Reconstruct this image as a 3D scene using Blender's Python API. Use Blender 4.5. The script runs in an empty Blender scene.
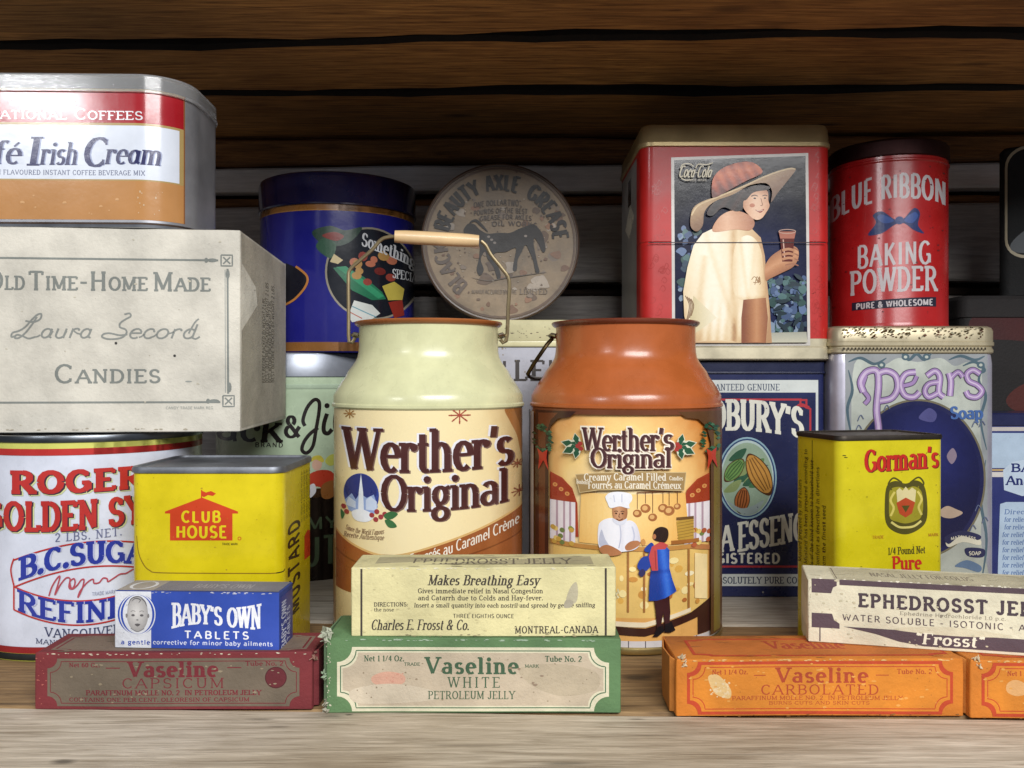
import bpy, math, random
from mathutils import Vector
from mathutils.geometry import delaunay_2d_cdt
random.seed(7)
S = bpy.context.scene
COL = S.collection
R_ = math.radians
F, HX, HY, EYE = 850.0, 512.0, 376.0, 0.15      # focal length in pixels, principal point, eye height over the shelf

# ---------------------------------------------------------------- camera, world, lamps, exposure
cam = bpy.data.cameras.new('camera'); camo = bpy.data.objects.new('camera', cam); COL.objects.link(camo)
camo.location = (0, 0, EYE); camo.rotation_euler = (R_(90), 0, 0)
cam.sensor_width = 36; cam.lens = F/1024*36; cam.shift_y = -8/1024
cam.clip_start = 0.01; cam.clip_end = 50
S.camera = camo
W = bpy.data.worlds.new('World'); S.world = W; W.use_nodes = True
W.node_tree.nodes['Background'].inputs[0].default_value = (0.80, 0.88, 1.0, 1)
W.node_tree.nodes['Background'].inputs[1].default_value = 0.17
def area(name, loc, target, sx, sy, power, col):
    l = bpy.data.lights.new(name, 'AREA'); l.shape = 'RECTANGLE'; l.size = sx; l.size_y = sy; l.energy = power; l.color = col
    o = bpy.data.objects.new(name, l); COL.objects.link(o); o.location = loc
    o.rotation_euler = (Vector(target)-Vector(loc)).to_track_quat('-Z', 'Y').to_euler()
    return o
area('window_light', (0.38, -0.92, .97), (-.02, .5, .12), 1.0, .5, 35, (1.0, .99, .98))
area('side_window_light', (-.99, -.95, .765), (0, .5, .2), .34, .075, 4., (.97, .98, 1.0))  # added strip lamp, no known window; its reflection makes the coffee tin's glare
S.view_settings.view_transform = 'Standard'; S.view_settings.look = 'None'
S.view_settings.exposure = 0.0; S.view_settings.gamma = 1
S.cycles.use_denoising = True
S.cycles.max_bounces = 8
S.cycles.sample_clamp_indirect = 4

# ---------------------------------------------------------------- materials
def lin(h):
    h = h.lstrip('#'); c = [int(h[i:i+2], 16)/255 for i in (0, 2, 4)]
    return tuple(x/12.92 if x <= .04045 else ((x+.055)/1.055)**2.4 for x in c) + (1,)
_M = {}
def nd(t, kind, **kw):
    n = t.nodes.new(kind)
    for k, v in kw.items():
        if k in n.inputs: n.inputs[k].default_value = v
        else: setattr(n, k, v)
    return n
def mix(t, a, b, fac, mode='MIX'):
    m = t.nodes.new('ShaderNodeMix'); m.data_type = 'RGBA'; m.blend_type = mode
    for s, v in ((m.inputs[0], fac), (m.inputs[6], a), (m.inputs[7], b)):
        if hasattr(v, 'links'): t.links.new(v, s)
        else: s.default_value = v
    return m.outputs[2]
def ramp(t, src, p0, p1, c0=(0,0,0,1), c1=(1,1,1,1)):
    r = t.nodes.new('ShaderNodeValToRGB'); e = r.color_ramp.elements
    e[0].position = p0; e[1].position = p1; e[0].color = c0; e[1].color = c1
    t.links.new(src, r.inputs[0]); return r.outputs[0]
KIND = {  # roughness, metallic, coat, mottling, speckle, bump
 'tin':   (.27, 0, .15, .12, .18, .06), 'gloss': (.18, 0, .4, .06, .04, .05), 'old': (.48, 0, .08, .30, .45, .10),
 'card':  (.82, 0, 0, .16, .14, .12), 'metal': (.30, 1, 0, .18, .25, .03), 'dull': (.5, .8, 0, .3, .4, .08),
 'foil': (.38, .55, 0, .15, .2, .03), 'satin': (.42, 0, .12, .12, .16, .03)}
def M(hexc, kind='tin'):
    key = (hexc, kind)
    if key in _M: return _M[key]
    rough, metal, coat, mott, speck, bump = KIND[kind]
    m = bpy.data.materials.new(kind + '_' + hexc); m.use_nodes = True; t = m.node_tree
    b = t.nodes['Principled BSDF']
    tc = nd(t, 'ShaderNodeTexCoord'); co = tc.outputs['Object']
    n1 = nd(t, 'ShaderNodeTexNoise', Scale=38., Detail=5., Roughness=.6); t.links.new(co, n1.inputs['Vector'])
    n2 = nd(t, 'ShaderNodeTexNoise', Scale=420., Detail=3., Roughness=.7); t.links.new(co, n2.inputs['Vector'])
    c = lin(hexc)
    dark = tuple(x*(1-mott*1.6) for x in c[:3]) + (1,); lite = tuple(min(1, x*(1+mott*.5)+.006) for x in c[:3]) + (1,)
    base = ramp(t, n1.outputs[0], .3, .68, dark, lite)
    grime = ramp(t, n2.outputs[0], .60, .74)
    g = t.nodes.new('ShaderNodeMath'); g.operation = 'MULTIPLY'; t.links.new(grime, g.inputs[0]); g.inputs[1].default_value = speck
    dirt = tuple(x*.45+.02*k for x, k in zip(c[:3], (1.2, .9, .6))) + (1,)
    base = mix(t, base, dirt, g.outputs[0])
    t.links.new(base, b.inputs['Base Color'])
    rr = t.nodes.new('ShaderNodeMapRange'); t.links.new(n1.outputs[0], rr.inputs[0]); rr.inputs[3].default_value = rough*.75; rr.inputs[4].default_value = min(1, rough*1.3)
    t.links.new(rr.outputs[0], b.inputs['Roughness'])
    b.inputs['Metallic'].default_value = metal; b.inputs['Coat Weight'].default_value = coat; b.inputs['Coat Roughness'].default_value = .12
    bp = nd(t, 'ShaderNodeBump', Strength=bump*2, Distance=.002); t.links.new(n1.outputs[0] if kind != 'card' else n2.outputs[0], bp.inputs['Height'])
    t.links.new(bp.outputs[0], b.inputs['Normal'])
    _M[key] = m; return m
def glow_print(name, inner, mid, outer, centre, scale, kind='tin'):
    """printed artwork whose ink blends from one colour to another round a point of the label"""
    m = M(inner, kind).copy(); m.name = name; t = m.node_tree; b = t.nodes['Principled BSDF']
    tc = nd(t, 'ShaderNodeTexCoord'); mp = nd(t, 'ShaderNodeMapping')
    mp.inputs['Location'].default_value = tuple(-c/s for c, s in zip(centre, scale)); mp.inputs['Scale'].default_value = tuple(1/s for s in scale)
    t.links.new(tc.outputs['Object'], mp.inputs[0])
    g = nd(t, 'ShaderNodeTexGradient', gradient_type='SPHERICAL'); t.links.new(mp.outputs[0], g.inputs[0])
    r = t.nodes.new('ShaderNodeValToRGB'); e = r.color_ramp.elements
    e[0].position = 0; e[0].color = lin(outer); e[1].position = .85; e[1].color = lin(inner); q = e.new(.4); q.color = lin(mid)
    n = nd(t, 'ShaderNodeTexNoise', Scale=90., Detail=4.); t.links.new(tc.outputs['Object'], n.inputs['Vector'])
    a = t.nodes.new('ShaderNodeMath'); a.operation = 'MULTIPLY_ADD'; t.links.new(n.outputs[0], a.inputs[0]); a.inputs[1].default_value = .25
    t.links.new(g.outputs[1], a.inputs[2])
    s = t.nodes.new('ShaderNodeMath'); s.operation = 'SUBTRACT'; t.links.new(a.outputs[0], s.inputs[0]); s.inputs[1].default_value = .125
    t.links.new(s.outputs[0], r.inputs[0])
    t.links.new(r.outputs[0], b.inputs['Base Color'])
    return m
def wood(name, dark, light, seed, knots=.5, grain=1.0, rough=.75, spots=()):
    m = bpy.data.materials.new(name); m.use_nodes = True; t = m.node_tree; b = t.nodes['Principled BSDF']
    tc = nd(t, 'ShaderNodeTexCoord'); mp = nd(t, 'ShaderNodeMapping'); t.links.new(tc.outputs['Object'], mp.inputs[0])
    mp.inputs['Location'].default_value = (seed*1.37, seed*.71, seed*.33); mp.inputs['Scale'].default_value = (15., 230., 230.)
    n = nd(t, 'ShaderNodeTexNoise', Scale=1.6, Detail=8., Roughness=.65, Distortion=.6); t.links.new(mp.outputs[0], n.inputs['Vector'])
    mp2 = nd(t, 'ShaderNodeMapping'); t.links.new(tc.outputs['Object'], mp2.inputs[0])
    mp2.inputs['Location'].default_value = (seed*2.1, seed, seed); mp2.inputs['Scale'].default_value = (9., 26., 26.)
    v = nd(t, 'ShaderNodeTexVoronoi', Scale=1.); t.links.new(mp2.outputs[0], v.inputs['Vector'])
    nb = nd(t, 'ShaderNodeTexNoise', Scale=7., Detail=4.); t.links.new(tc.outputs['Object'], nb.inputs['Vector'])
    base = ramp(t, n.outputs[0], .32, .66, lin(dark), lin(light))
    blot = ramp(t, nb.outputs[0], .38, .66, (.72,.66,.58,1), (1.06,1.05,1.04,1))
    base = mix(t, base, blot, 1.0, 'MULTIPLY')
    mp3 = nd(t, 'ShaderNodeMapping'); t.links.new(tc.outputs['Object'], mp3.inputs[0])
    mp3.inputs['Scale'].default_value = (26., 900., 900.); mp3.inputs['Location'].default_value = (seed, seed*3.3, seed)
    nf = nd(t, 'ShaderNodeTexNoise', Scale=2., Detail=4., Roughness=.6); t.links.new(mp3.outputs[0], nf.inputs['Vector'])
    crack = ramp(t, nf.outputs[0], .30, .38, (1,1,1,1), (0,0,0,1))
    cm = t.nodes.new('ShaderNodeMath'); cm.operation = 'MULTIPLY'; t.links.new(crack, cm.inputs[0]); cm.inputs[1].default_value = .6*grain
    base = mix(t, base, tuple(x*.25 for x in lin(dark)[:3])+(1,), cm.outputs[0])
    kn = ramp(t, v.outputs['Distance'], .05, .17, (1,1,1,1), (0,0,0,1))
    km = t.nodes.new('ShaderNodeMath'); km.operation = 'MULTIPLY'; t.links.new(kn, km.inputs[0]); km.inputs[1].default_value = knots
    base = mix(t, base, tuple(x*.3 for x in lin(dark)[:3])+(1,), km.outputs[0])
    for sx_, sy_, rx, ry, k in spots:      # knots and nicks of this board, where they are
        ad = t.nodes.new('ShaderNodeVectorMath'); ad.operation = 'MULTIPLY_ADD'; t.links.new(nf.outputs['Color'], ad.inputs[0]); ad.inputs[1].default_value = (rx*.9, ry*.9, 0); t.links.new(tc.outputs['Object'], ad.inputs[2])
        m4 = nd(t, 'ShaderNodeMapping'); t.links.new(ad.outputs[0], m4.inputs[0]); m4.inputs['Scale'].default_value = (1/rx, 1/ry, 0); m4.inputs['Location'].default_value = (-sx_/rx-.45, -sy_/ry-.45, 0)
        ln = t.nodes.new('ShaderNodeVectorMath'); ln.operation = 'LENGTH'; t.links.new(m4.outputs[0], ln.inputs[0])
        fk = ramp(t, ln.outputs['Value'], .35, 1.0, (k, k, k, 1), (0, 0, 0, 1))
        base = mix(t, base, tuple(x*.28 for x in lin(dark)[:3])+(1,), fk)
    t.links.new(base, b.inputs['Base Color']); b.inputs['Roughness'].default_value = rough
    bp = nd(t, 'ShaderNodeBump', Strength=.5*grain, Distance=.0015); t.links.new(n.outputs[0], bp.inputs['Height']); t.links.new(bp.outputs[0], b.inputs['Normal'])
    return m

# ---------------------------------------------------------------- objects
def tag(o, label, cat, group=None):
    o['label'] = label; o['category'] = cat
    if group: o['group'] = group
    return o
def thing(name, label, cat, loc, rz=0, group=None):
    o = bpy.data.objects.new(name, None); COL.objects.link(o); o.location = loc; o.rotation_euler = (0, 0, R_(rz))
    o.empty_display_size = .02
    return tag(o, label, cat, group)
class MB:
    def __init__(s): s.v = []; s.f = []; s.m = []; s.mats = []; s.ink = {}
    def mi(s, m):
        if m not in s.mats: s.mats.append(m)
        return s.mats.index(m)
    def face(s, idx, m): s.f.append(idx); s.m.append(s.mi(m))
    def loft(s, rings, mats, cap0=True, cap1=True, m0=None, m1=None):
        """rings: lists of 3-D points of one length; mats: one or one per band"""
        n = len(rings[0]); base = len(s.v)
        for r in rings: s.v += [tuple(p) for p in r]
        for k in range(len(rings)-1):
            m = mats[k] if isinstance(mats, (list, tuple)) else mats
            for i in range(n):
                j = (i+1) % n
                s.face((base+k*n+i, base+k*n+j, base+(k+1)*n+j, base+(k+1)*n+i), m)
        mm = mats if not isinstance(mats, (list, tuple)) else None
        if cap0: s.face(tuple(base+i for i in reversed(range(n))), m0 or mm or mats[0])
        if cap1: s.face(tuple(base+(len(rings)-1)*n+i for i in range(n)), m1 or mm or mats[-1])
        return s
    def tube(s, pts, r, m, n=10, caps=True):
        pts = [Vector(p) for p in pts]; rings = []; up = None
        for i, p in enumerate(pts):
            d = (pts[min(i+1, len(pts)-1)]-pts[max(i-1, 0)]).normalized()
            if up is None: up = d.orthogonal().normalized()
            up = (up - d*up.dot(d)).normalized(); w = d.cross(up)
            rr = r[i] if isinstance(r, (list, tuple)) else r
            rings.append([p + (up*math.cos(a)+w*math.sin(a))*rr for a in (2*math.pi*k/n for k in range(n))])
        return s.loft(rings, m, caps, caps)
    def build(s, name, parent=None, sharp=35, loc=None):
        me = bpy.data.meshes.new(name); me.from_pydata(s.v, [], s.f); me.update()
        for m in s.mats: me.materials.append(m)
        if s.ink:
            at = me.attributes.new('ink', 'FLOAT_COLOR', 'POINT')
            for i, c in s.ink.items(): at.data[i].color = c
        me.polygons.foreach_set('material_index', s.m)
        me.polygons.foreach_set('use_smooth', [True]*len(s.f))
        me.set_sharp_from_angle(angle=R_(sharp))
        o = bpy.data.objects.new(name, me); COL.objects.link(o)
        if parent: o.parent = parent
        if loc: o.location = loc
        return o
def rrect(w, d, r, n=8, sub=0):
    r = max(r, .0002); p = [(0, -d/2)]+[((w/2-r)*k/(sub+1), -d/2) for k in range(1, sub+1)]
    for cx, cy, a in ((w/2-r, -d/2+r, -90), (w/2-r, d/2-r, 0), (-w/2+r, d/2-r, 90), (-w/2+r, -d/2+r, 180)):
        p += [(cx+r*math.cos(R_(a+90*k/n)), cy+r*math.sin(R_(a+90*k/n))) for k in range(n+1)]
    p += [(-(w/2-r)*k/(sub+1), -d/2) for k in range(sub, 0, -1)]
    return p
def circle(r, n=120): return [(r*math.sin(2*math.pi*k/n), -r*math.cos(2*math.pi*k/n)) for k in range(n)]
def ring(p, z): return [(x, y, z) for x, y in p]
class Prism:
    """outline of a can or box seen from above; u runs along it from the middle of the front to the right"""
    def __init__(s, pts):
        s.p = [Vector(q) for q in pts]; n = len(s.p); s.c = [0]
        for i in range(n): s.c.append(s.c[-1]+(s.p[(i+1) % n]-s.p[i]).length)
        s.L = s.c[-1]; s.nv = []
        for i in range(n):
            t = (s.p[(i+1) % n]-s.p[i-1]).normalized(); s.nv.append(Vector((t.y, -t.x)))
    def at(s, u, v, h):
        u %= s.L; lo, hi = 0, len(s.p)
        while hi-lo > 1:
            k = (lo+hi)//2
            if s.c[k] <= u: lo = k
            else: hi = k
        j = (lo+1) % len(s.p); t = (u-s.c[lo])/max(1e-9, s.c[lo+1]-s.c[lo])
        q = s.p[lo].lerp(s.p[j], t) + s.nv[lo].lerp(s.nv[j], t)*h
        return (q.x, q.y, v)
    def cuts(s, a, b):
        out = []
        for c in s.c[:-1]:
            for u in (c, c-s.L):
                if a < u < b: out.append(u)
        return sorted(out)

# ---------------------------------------------------------------- lettering: one skeleton alphabet, drawn with a broad nib, with or without serifs
G = {' ': (.34, ''),
'A': (.84, 'l .06 0 .41 1|L .43 1 .78 0|L .19 .34 .66 .34|S .06 0|S .78 0'),
'B': (.74, 'L .16 0 .16 1|L .16 1 .4 1|A .4 .76 .22 .24 -90 90|L .16 .52 .42 .52|A .42 .26 .25 .26 -90 90|L .16 0 .42 0|S .12 0|S .12 1'),
'C': (.76, 'A .42 .5 .33 .5 48 312|K .64 .86|K .64 .14'),
'D': (.80, 'L .16 0 .16 1|L .16 1 .36 1|A .36 .5 .36 .5 -90 90|L .16 0 .36 0|S .12 0|S .12 1'),
'E': (.70, 'L .16 0 .16 1|L .16 1 .62 1|L .16 .52 .52 .52|L .16 0 .64 0|S .12 0|S .12 1|K .62 .92|K .64 .08'),
'F': (.66, 'L .16 0 .16 1|L .16 1 .60 1|L .16 .50 .50 .50|S .16 0|S .12 1|K .60 .92'),
'G': (.82, 'A .42 .5 .34 .5 45 300|L .70 .06 .70 .42|L .5 .42 .76 .42|K .66 .86|A .42 .5 .34 .5 300 325'),
'H': (.84, 'L .16 0 .16 1|L .68 0 .68 1|L .16 .52 .68 .52|S .16 0|S .16 1|S .68 0|S .68 1'),
'I': (.36, 'L .18 0 .18 1|S .18 0|S .18 1'),
'J': (.52, 'L .36 1 .36 .2|A .2 .2 .16 .2 180 360|S .36 1'),
'K': (.80, 'L .16 0 .16 1|l .16 .4 .66 1|L .32 .58 .72 0|S .16 0|S .16 1|S .70 0|S .64 1'),
'L': (.66, 'L .16 0 .16 1|L .16 0 .60 0|S .16 1|S .12 0|K .60 .08'),
'M': (.98, 'l .14 0 .14 1|L .14 1 .48 .06|l .48 .06 .82 1|L .82 1 .82 0|S .14 0|S .82 0|S .1 1|S .86 1'),
'N': (.84, 'l .15 0 .15 1|L .15 1 .68 0|l .68 0 .68 1|S .15 0|S .68 1|S .1 1'),
'O': (.86, 'A .43 .5 .34 .5 0 180|A .43 .5 .34 .5 180 360'),
'P': (.70, 'L .16 0 .16 1|L .16 1 .38 1|A .38 .74 .25 .26 -90 90|L .16 .48 .38 .48|S .16 0|S .12 1'),
'Q': (.86, 'A .43 .5 .34 .5 0 180|A .43 .5 .34 .5 180 360|L .5 .2 .78 -.1'),
'R': (.78, 'L .16 0 .16 1|L .16 1 .38 1|A .38 .74 .24 .26 -90 90|L .16 .48 .40 .48|L .40 .48 .70 0|S .16 0|S .12 1|S .71 0'),
'S': (.68, 'A .34 .745 .22 .255 30 270|A .34 .245 .25 .245 -150 90|K .54 .86|K .12 .14'),
'T': (.74, 'L .37 0 .37 1|L .06 1 .68 1|S .37 0|K .06 .92|K .68 .92'),
'U': (.82, 'L .16 1 .16 .34|A .41 .34 .25 .34 180 360|L .66 .34 .66 1|S .16 1|S .66 1'),
'V': (.80, 'L .06 1 .40 0|l .40 0 .74 1|S .07 1|S .73 1'),
'W': (1.08, 'L .06 1 .30 0|l .30 0 .53 1|L .53 1 .77 0|l .77 0 1.02 1|S .07 1|S .53 1|S 1.01 1'),
'X': (.80, 'L .08 1 .70 0|l .08 0 .70 1|S .08 1|S .70 0|S .08 0|S .70 1'),
'Y': (.80, 'L .06 1 .40 .46|l .40 .46 .74 1|L .40 0 .40 .46|S .40 0|S .08 1|S .73 1'),
'Z': (.70, 'L .1 1 .6 1|L .6 1 .08 0|L .08 0 .62 0|K .1 .92|K .62 .08'),
'a': (.62, 'A .30 .46 .18 .2 0 150|L .48 .46 .48 .04|A .28 .19 .2 .18 60 330|L .48 0 .58 .02'),
'b': (.64, 'L .13 0 .13 1|A .32 .33 .22 .33 -150 150|s .1 1'),
'c': (.54, 'A .31 .33 .22 .33 50 310|D .46 .5'),
'd': (.66, 'L .50 0 .50 1|A .31 .33 .22 .33 30 330|s .46 1|S .54 0'),
'e': (.58, 'A .31 .33 .22 .33 0 310|L .1 .36 .52 .36'),
'é': (.58, 'A .31 .33 .22 .33 0 310|L .1 .36 .52 .36|l .26 .76 .42 .94'), 'è': (.58, 'A .31 .33 .22 .33 0 310|L .1 .36 .52 .36|l .22 .94 .38 .76'),
'f': (.40, 'L .18 0 .18 .8|A .33 .8 .15 .2 40 180|L .04 .64 .34 .64|S .18 0'),
'g': (.60, 'A .28 .42 .19 .24 0 180|A .28 .42 .19 .24 180 360|A .28 -.12 .22 .18 90 450|L .2 .18 .26 .06|L .44 .6 .58 .66'),
'h': (.68, 'L .14 0 .14 1|A .32 .4 .19 .26 0 140|L .51 .4 .51 0|S .14 0|S .51 0|s .1 1'),
'i': (.34, 'L .17 0 .17 .66|S .17 0|s .13 .66|D .17 .9'),
'j': (.32, 'L .18 .66 .18 -.12|A .06 -.12 .12 .18 270 360|s .14 .66|D .18 .9'),
'k': (.66, 'L .14 0 .14 1|l .14 .28 .48 .64|L .28 .42 .56 0|S .14 0|S .56 0|S .48 .66|s .1 1'),
'l': (.34, 'L .17 0 .17 1|S .17 0|s .13 1'),
'm': (1.0, 'L .14 0 .14 .66|A .30 .4 .17 .26 0 140|L .47 .4 .47 0|A .64 .4 .18 .26 0 150|L .82 .4 .82 0|S .14 0|S .47 0|S .82 0|s .1 .66'),
'n': (.68, 'L .14 0 .14 .66|A .32 .4 .19 .26 0 140|L .51 .4 .51 0|S .14 0|S .51 0|s .1 .66'),
'o': (.62, 'A .31 .33 .23 .33 0 180|A .31 .33 .23 .33 180 360'),
'p': (.66, 'L .14 -.3 .14 .66|A .34 .33 .22 .33 -150 150|S .14 -.3|s .1 .66'),
'q': (.66, 'L .50 -.3 .50 .66|A .31 .33 .22 .33 30 330|S .5 -.3'),
'r': (.50, 'L .14 0 .14 .66|A .32 .42 .19 .24 60 170|S .14 0|s .1 .66|D .42 .58'),
's': (.50, 'A .25 .495 .16 .165 30 270|A .25 .165 .18 .165 -150 90'),
't': (.42, 'L .18 .1 .18 .9|A .31 .14 .13 .14 180 300|L .04 .65 .36 .65'),
'u': (.68, 'L .14 .66 .14 .24|A .33 .24 .19 .24 180 320|L .52 .66 .52 0|s .1 .66|s .48 .66|S .56 0'),
'ɑ': (.62, 'A .29 .33 .2 .31 25 335|L .48 .64 .47 .1|L .47 .1 .60 .02'),
'v': (.60, 'L .06 .66 .30 0|l .30 0 .54 .66|S .07 .66|S .53 .66'),
'w': (.86, 'L .06 .66 .24 0|l .24 0 .43 .66|L .43 .66 .62 0|l .62 0 .80 .66|S .07 .66|S .79 .66'),
'x': (.60, 'L .08 .66 .52 0|l .08 0 .52 .66|S .08 .66|S .52 0|S .08 0|S .52 .66'),
'y': (.60, 'L .06 .66 .30 0|l .54 .66 .24 -.2|A .14 -.16 .1 .12 200 340|S .07 .66|S .53 .66'),
'z': (.54, 'L .08 .66 .46 .66|L .46 .66 .06 0|L .06 0 .48 0'),
'1': (.44, 'L .24 0 .24 1|l .08 .84 .24 1|S .24 0'), '2': (.62, 'A .3 .72 .21 .28 -20 170|L .5 .62 .08 0|L .08 0 .56 0'),
'3': (.6, 'A .28 .75 .19 .25 -90 150|A .28 .26 .22 .26 -150 90'), '4': (.62, 'L .42 0 .42 1|l .42 1 .06 .3|L .06 .3 .58 .3'),
'6': (.6, 'A .3 .3 .21 .3 0 180|A .3 .3 .21 .3 180 360|A .44 .5 .36 .5 90 190'), '0': (.62, 'A .31 .5 .22 .5 0 180|A .31 .5 .22 .5 180 360'),
'.': (.24, 'D .12 .05'), ',': (.24, 'L .12 .08 .06 -.14'), '-': (.44, 'L .06 .4 .38 .4'), "'": (.24, 'L .13 1 .09 .72'), '"': (.36, 'L .1 1 .08 .76|L .26 1 .24 .76'),
'!': (.3, 'L .15 .3 .15 1|D .15 .05'), ':': (.24, 'D .12 .08|D .12 .52'), '/': (.5, 'l .06 0 .44 1'),
'&': (.86, 'A .34 .78 .16 .2 -60 240|L .26 .6 .72 0|A .34 .27 .25 .27 120 360|L .59 .27 .74 .5')}
def dense(p0, p1, n):
    return [(p0[0]+(p1[0]-p0[0])*k/n, p0[1]+(p1[1]-p0[1])*k/n) for k in range(n+1)]
def catmull(pts, closed=False, n=6):
    m = len(pts); out = []
    for i in range(m if closed else m-1):
        g = (lambda k: pts[k % m]) if closed else (lambda k: pts[min(max(k, 0), m-1)])
        a, b, c, d = g(i-1), g(i), g(i+1), g(i+2)
        for k in range(n):
            t = k/n
            out.append(tuple(.5*((2*b[q])+(-a[q]+c[q])*t+(2*a[q]-5*b[q]+4*c[q]-d[q])*t*t+(-a[q]+3*b[q]-3*c[q]+d[q])*t**3) for q in (0, 1)))
    if not closed: out.append(tuple(pts[-1]))
    return out
def strip(pts, wfun):
    """quads of a stroke; wfun(tangent, fraction) -> width"""
    L, Rr = [], []; n = len(pts)
    for i, p in enumerate(pts):
        a, b = pts[max(i-1, 0)], pts[min(i+1, n-1)]
        dx, dy = b[0]-a[0], b[1]-a[1]; l = math.hypot(dx, dy) or 1e-9; dx /= l; dy /= l
        w = wfun((dx, dy), i/(n-1))/2
        L.append((p[0]-dy*w, p[1]+dx*w)); Rr.append((p[0]+dy*w, p[1]-dx*w))
    out = []
    for i in range(n-1):
        for q in ([L[i], L[i+1], Rr[i+1]], [L[i], Rr[i+1], Rr[i]]):
            if abs((q[1][0]-q[0][0])*(q[2][1]-q[0][1])-(q[2][0]-q[0][0])*(q[1][1]-q[0][1])) > 1e-6: out.append(q)
    return out
def glyphs(s, x0, x1, yb, h, th=.17, tn=.08, serif=1, slant=0, track=.05, small=None, res=1):
    """quads (pixels, y down) of a line of lettering between x0 and x1 on baseline yb with cap height h"""
    adv = []; groups = []
    for ch in s:
        k = 1
        if small and ch.islower() : k = small
        adv.append((ch.upper() if small else ch, k))
    tot = sum((G[c][0]+track)*k for c, k in adv) - track
    sx = (x1-x0)/tot; quads = []; X = 0
    sq = min(1.12, max(.45, sx/h))**.75
    T, N = th*h*sq, tn*h*(.4+.6*sq)
    for c, k in adv:
        quads = []; groups.append(quads)
        f = lambda x, y: (x0+(X+x*k)*sx + slant*y*k*h, yb-y*k*h)
        kw = .5+.5*k
        nib = lambda d, t: (N+(T-N)*min(1, abs(d[1])*1.05))*kw
        for st in G[c][1].split('|'):
            if not st: continue
            q = st.split(); a = list(map(float, q[1:]))
            if q[0] in 'Ll':
                pts = [f(*p) for p in dense(a[:2], a[2:], 3*res)]
                quads += strip(pts, nib if q[0] == 'L' else (lambda d, t: N*kw*1.1+.15*(T-N)*abs(d[1])))
            elif q[0] == 'A':
                n = max(4, int(abs(a[5]-a[4])/(24/res)))
                pts = [f(a[0]+a[2]*math.cos(R_(a[4]+(a[5]-a[4])*i/n)), a[1]+a[3]*math.sin(R_(a[4]+(a[5]-a[4])*i/n))) for i in range(n+1)]
                quads += strip(pts, nib)
            elif q[0] == 'D':
                p = f(*a); r = max(T, N)*.62*kw
                quads.append([(p[0]+r*math.cos(i*math.pi/4), p[1]+r*math.sin(i*math.pi/4)) for i in range(8)])
            elif serif:
                p = f(*a); t = max(N, .05*h)*kw
                if q[0] == 'S': w = T*.5+.075*h*serif; quads.append([(p[0]-w, p[1]-t/2), (p[0]+w, p[1]-t/2), (p[0]+w, p[1]+t/2), (p[0]-w, p[1]+t/2)])
                elif q[0] == 's': w = T*.5+.04*h*serif; quads.append([(p[0]-w, p[1]-t/2), (p[0]+w*.7, p[1]-t/2), (p[0]+w*.7, p[1]+t/2), (p[0]-w, p[1]+t/2)])
                elif q[0] == 'K': w = max(N*.6, .04*h)*kw; quads.append([(p[0]-w, p[1]-.1*h*k), (p[0]+w, p[1]-.1*h*k), (p[0]+w*.8, p[1]+.1*h*k), (p[0]-w*.8, p[1]+.1*h*k)])
        X += (G[c][0]+track)*k
    return [g for g in groups if g]

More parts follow.
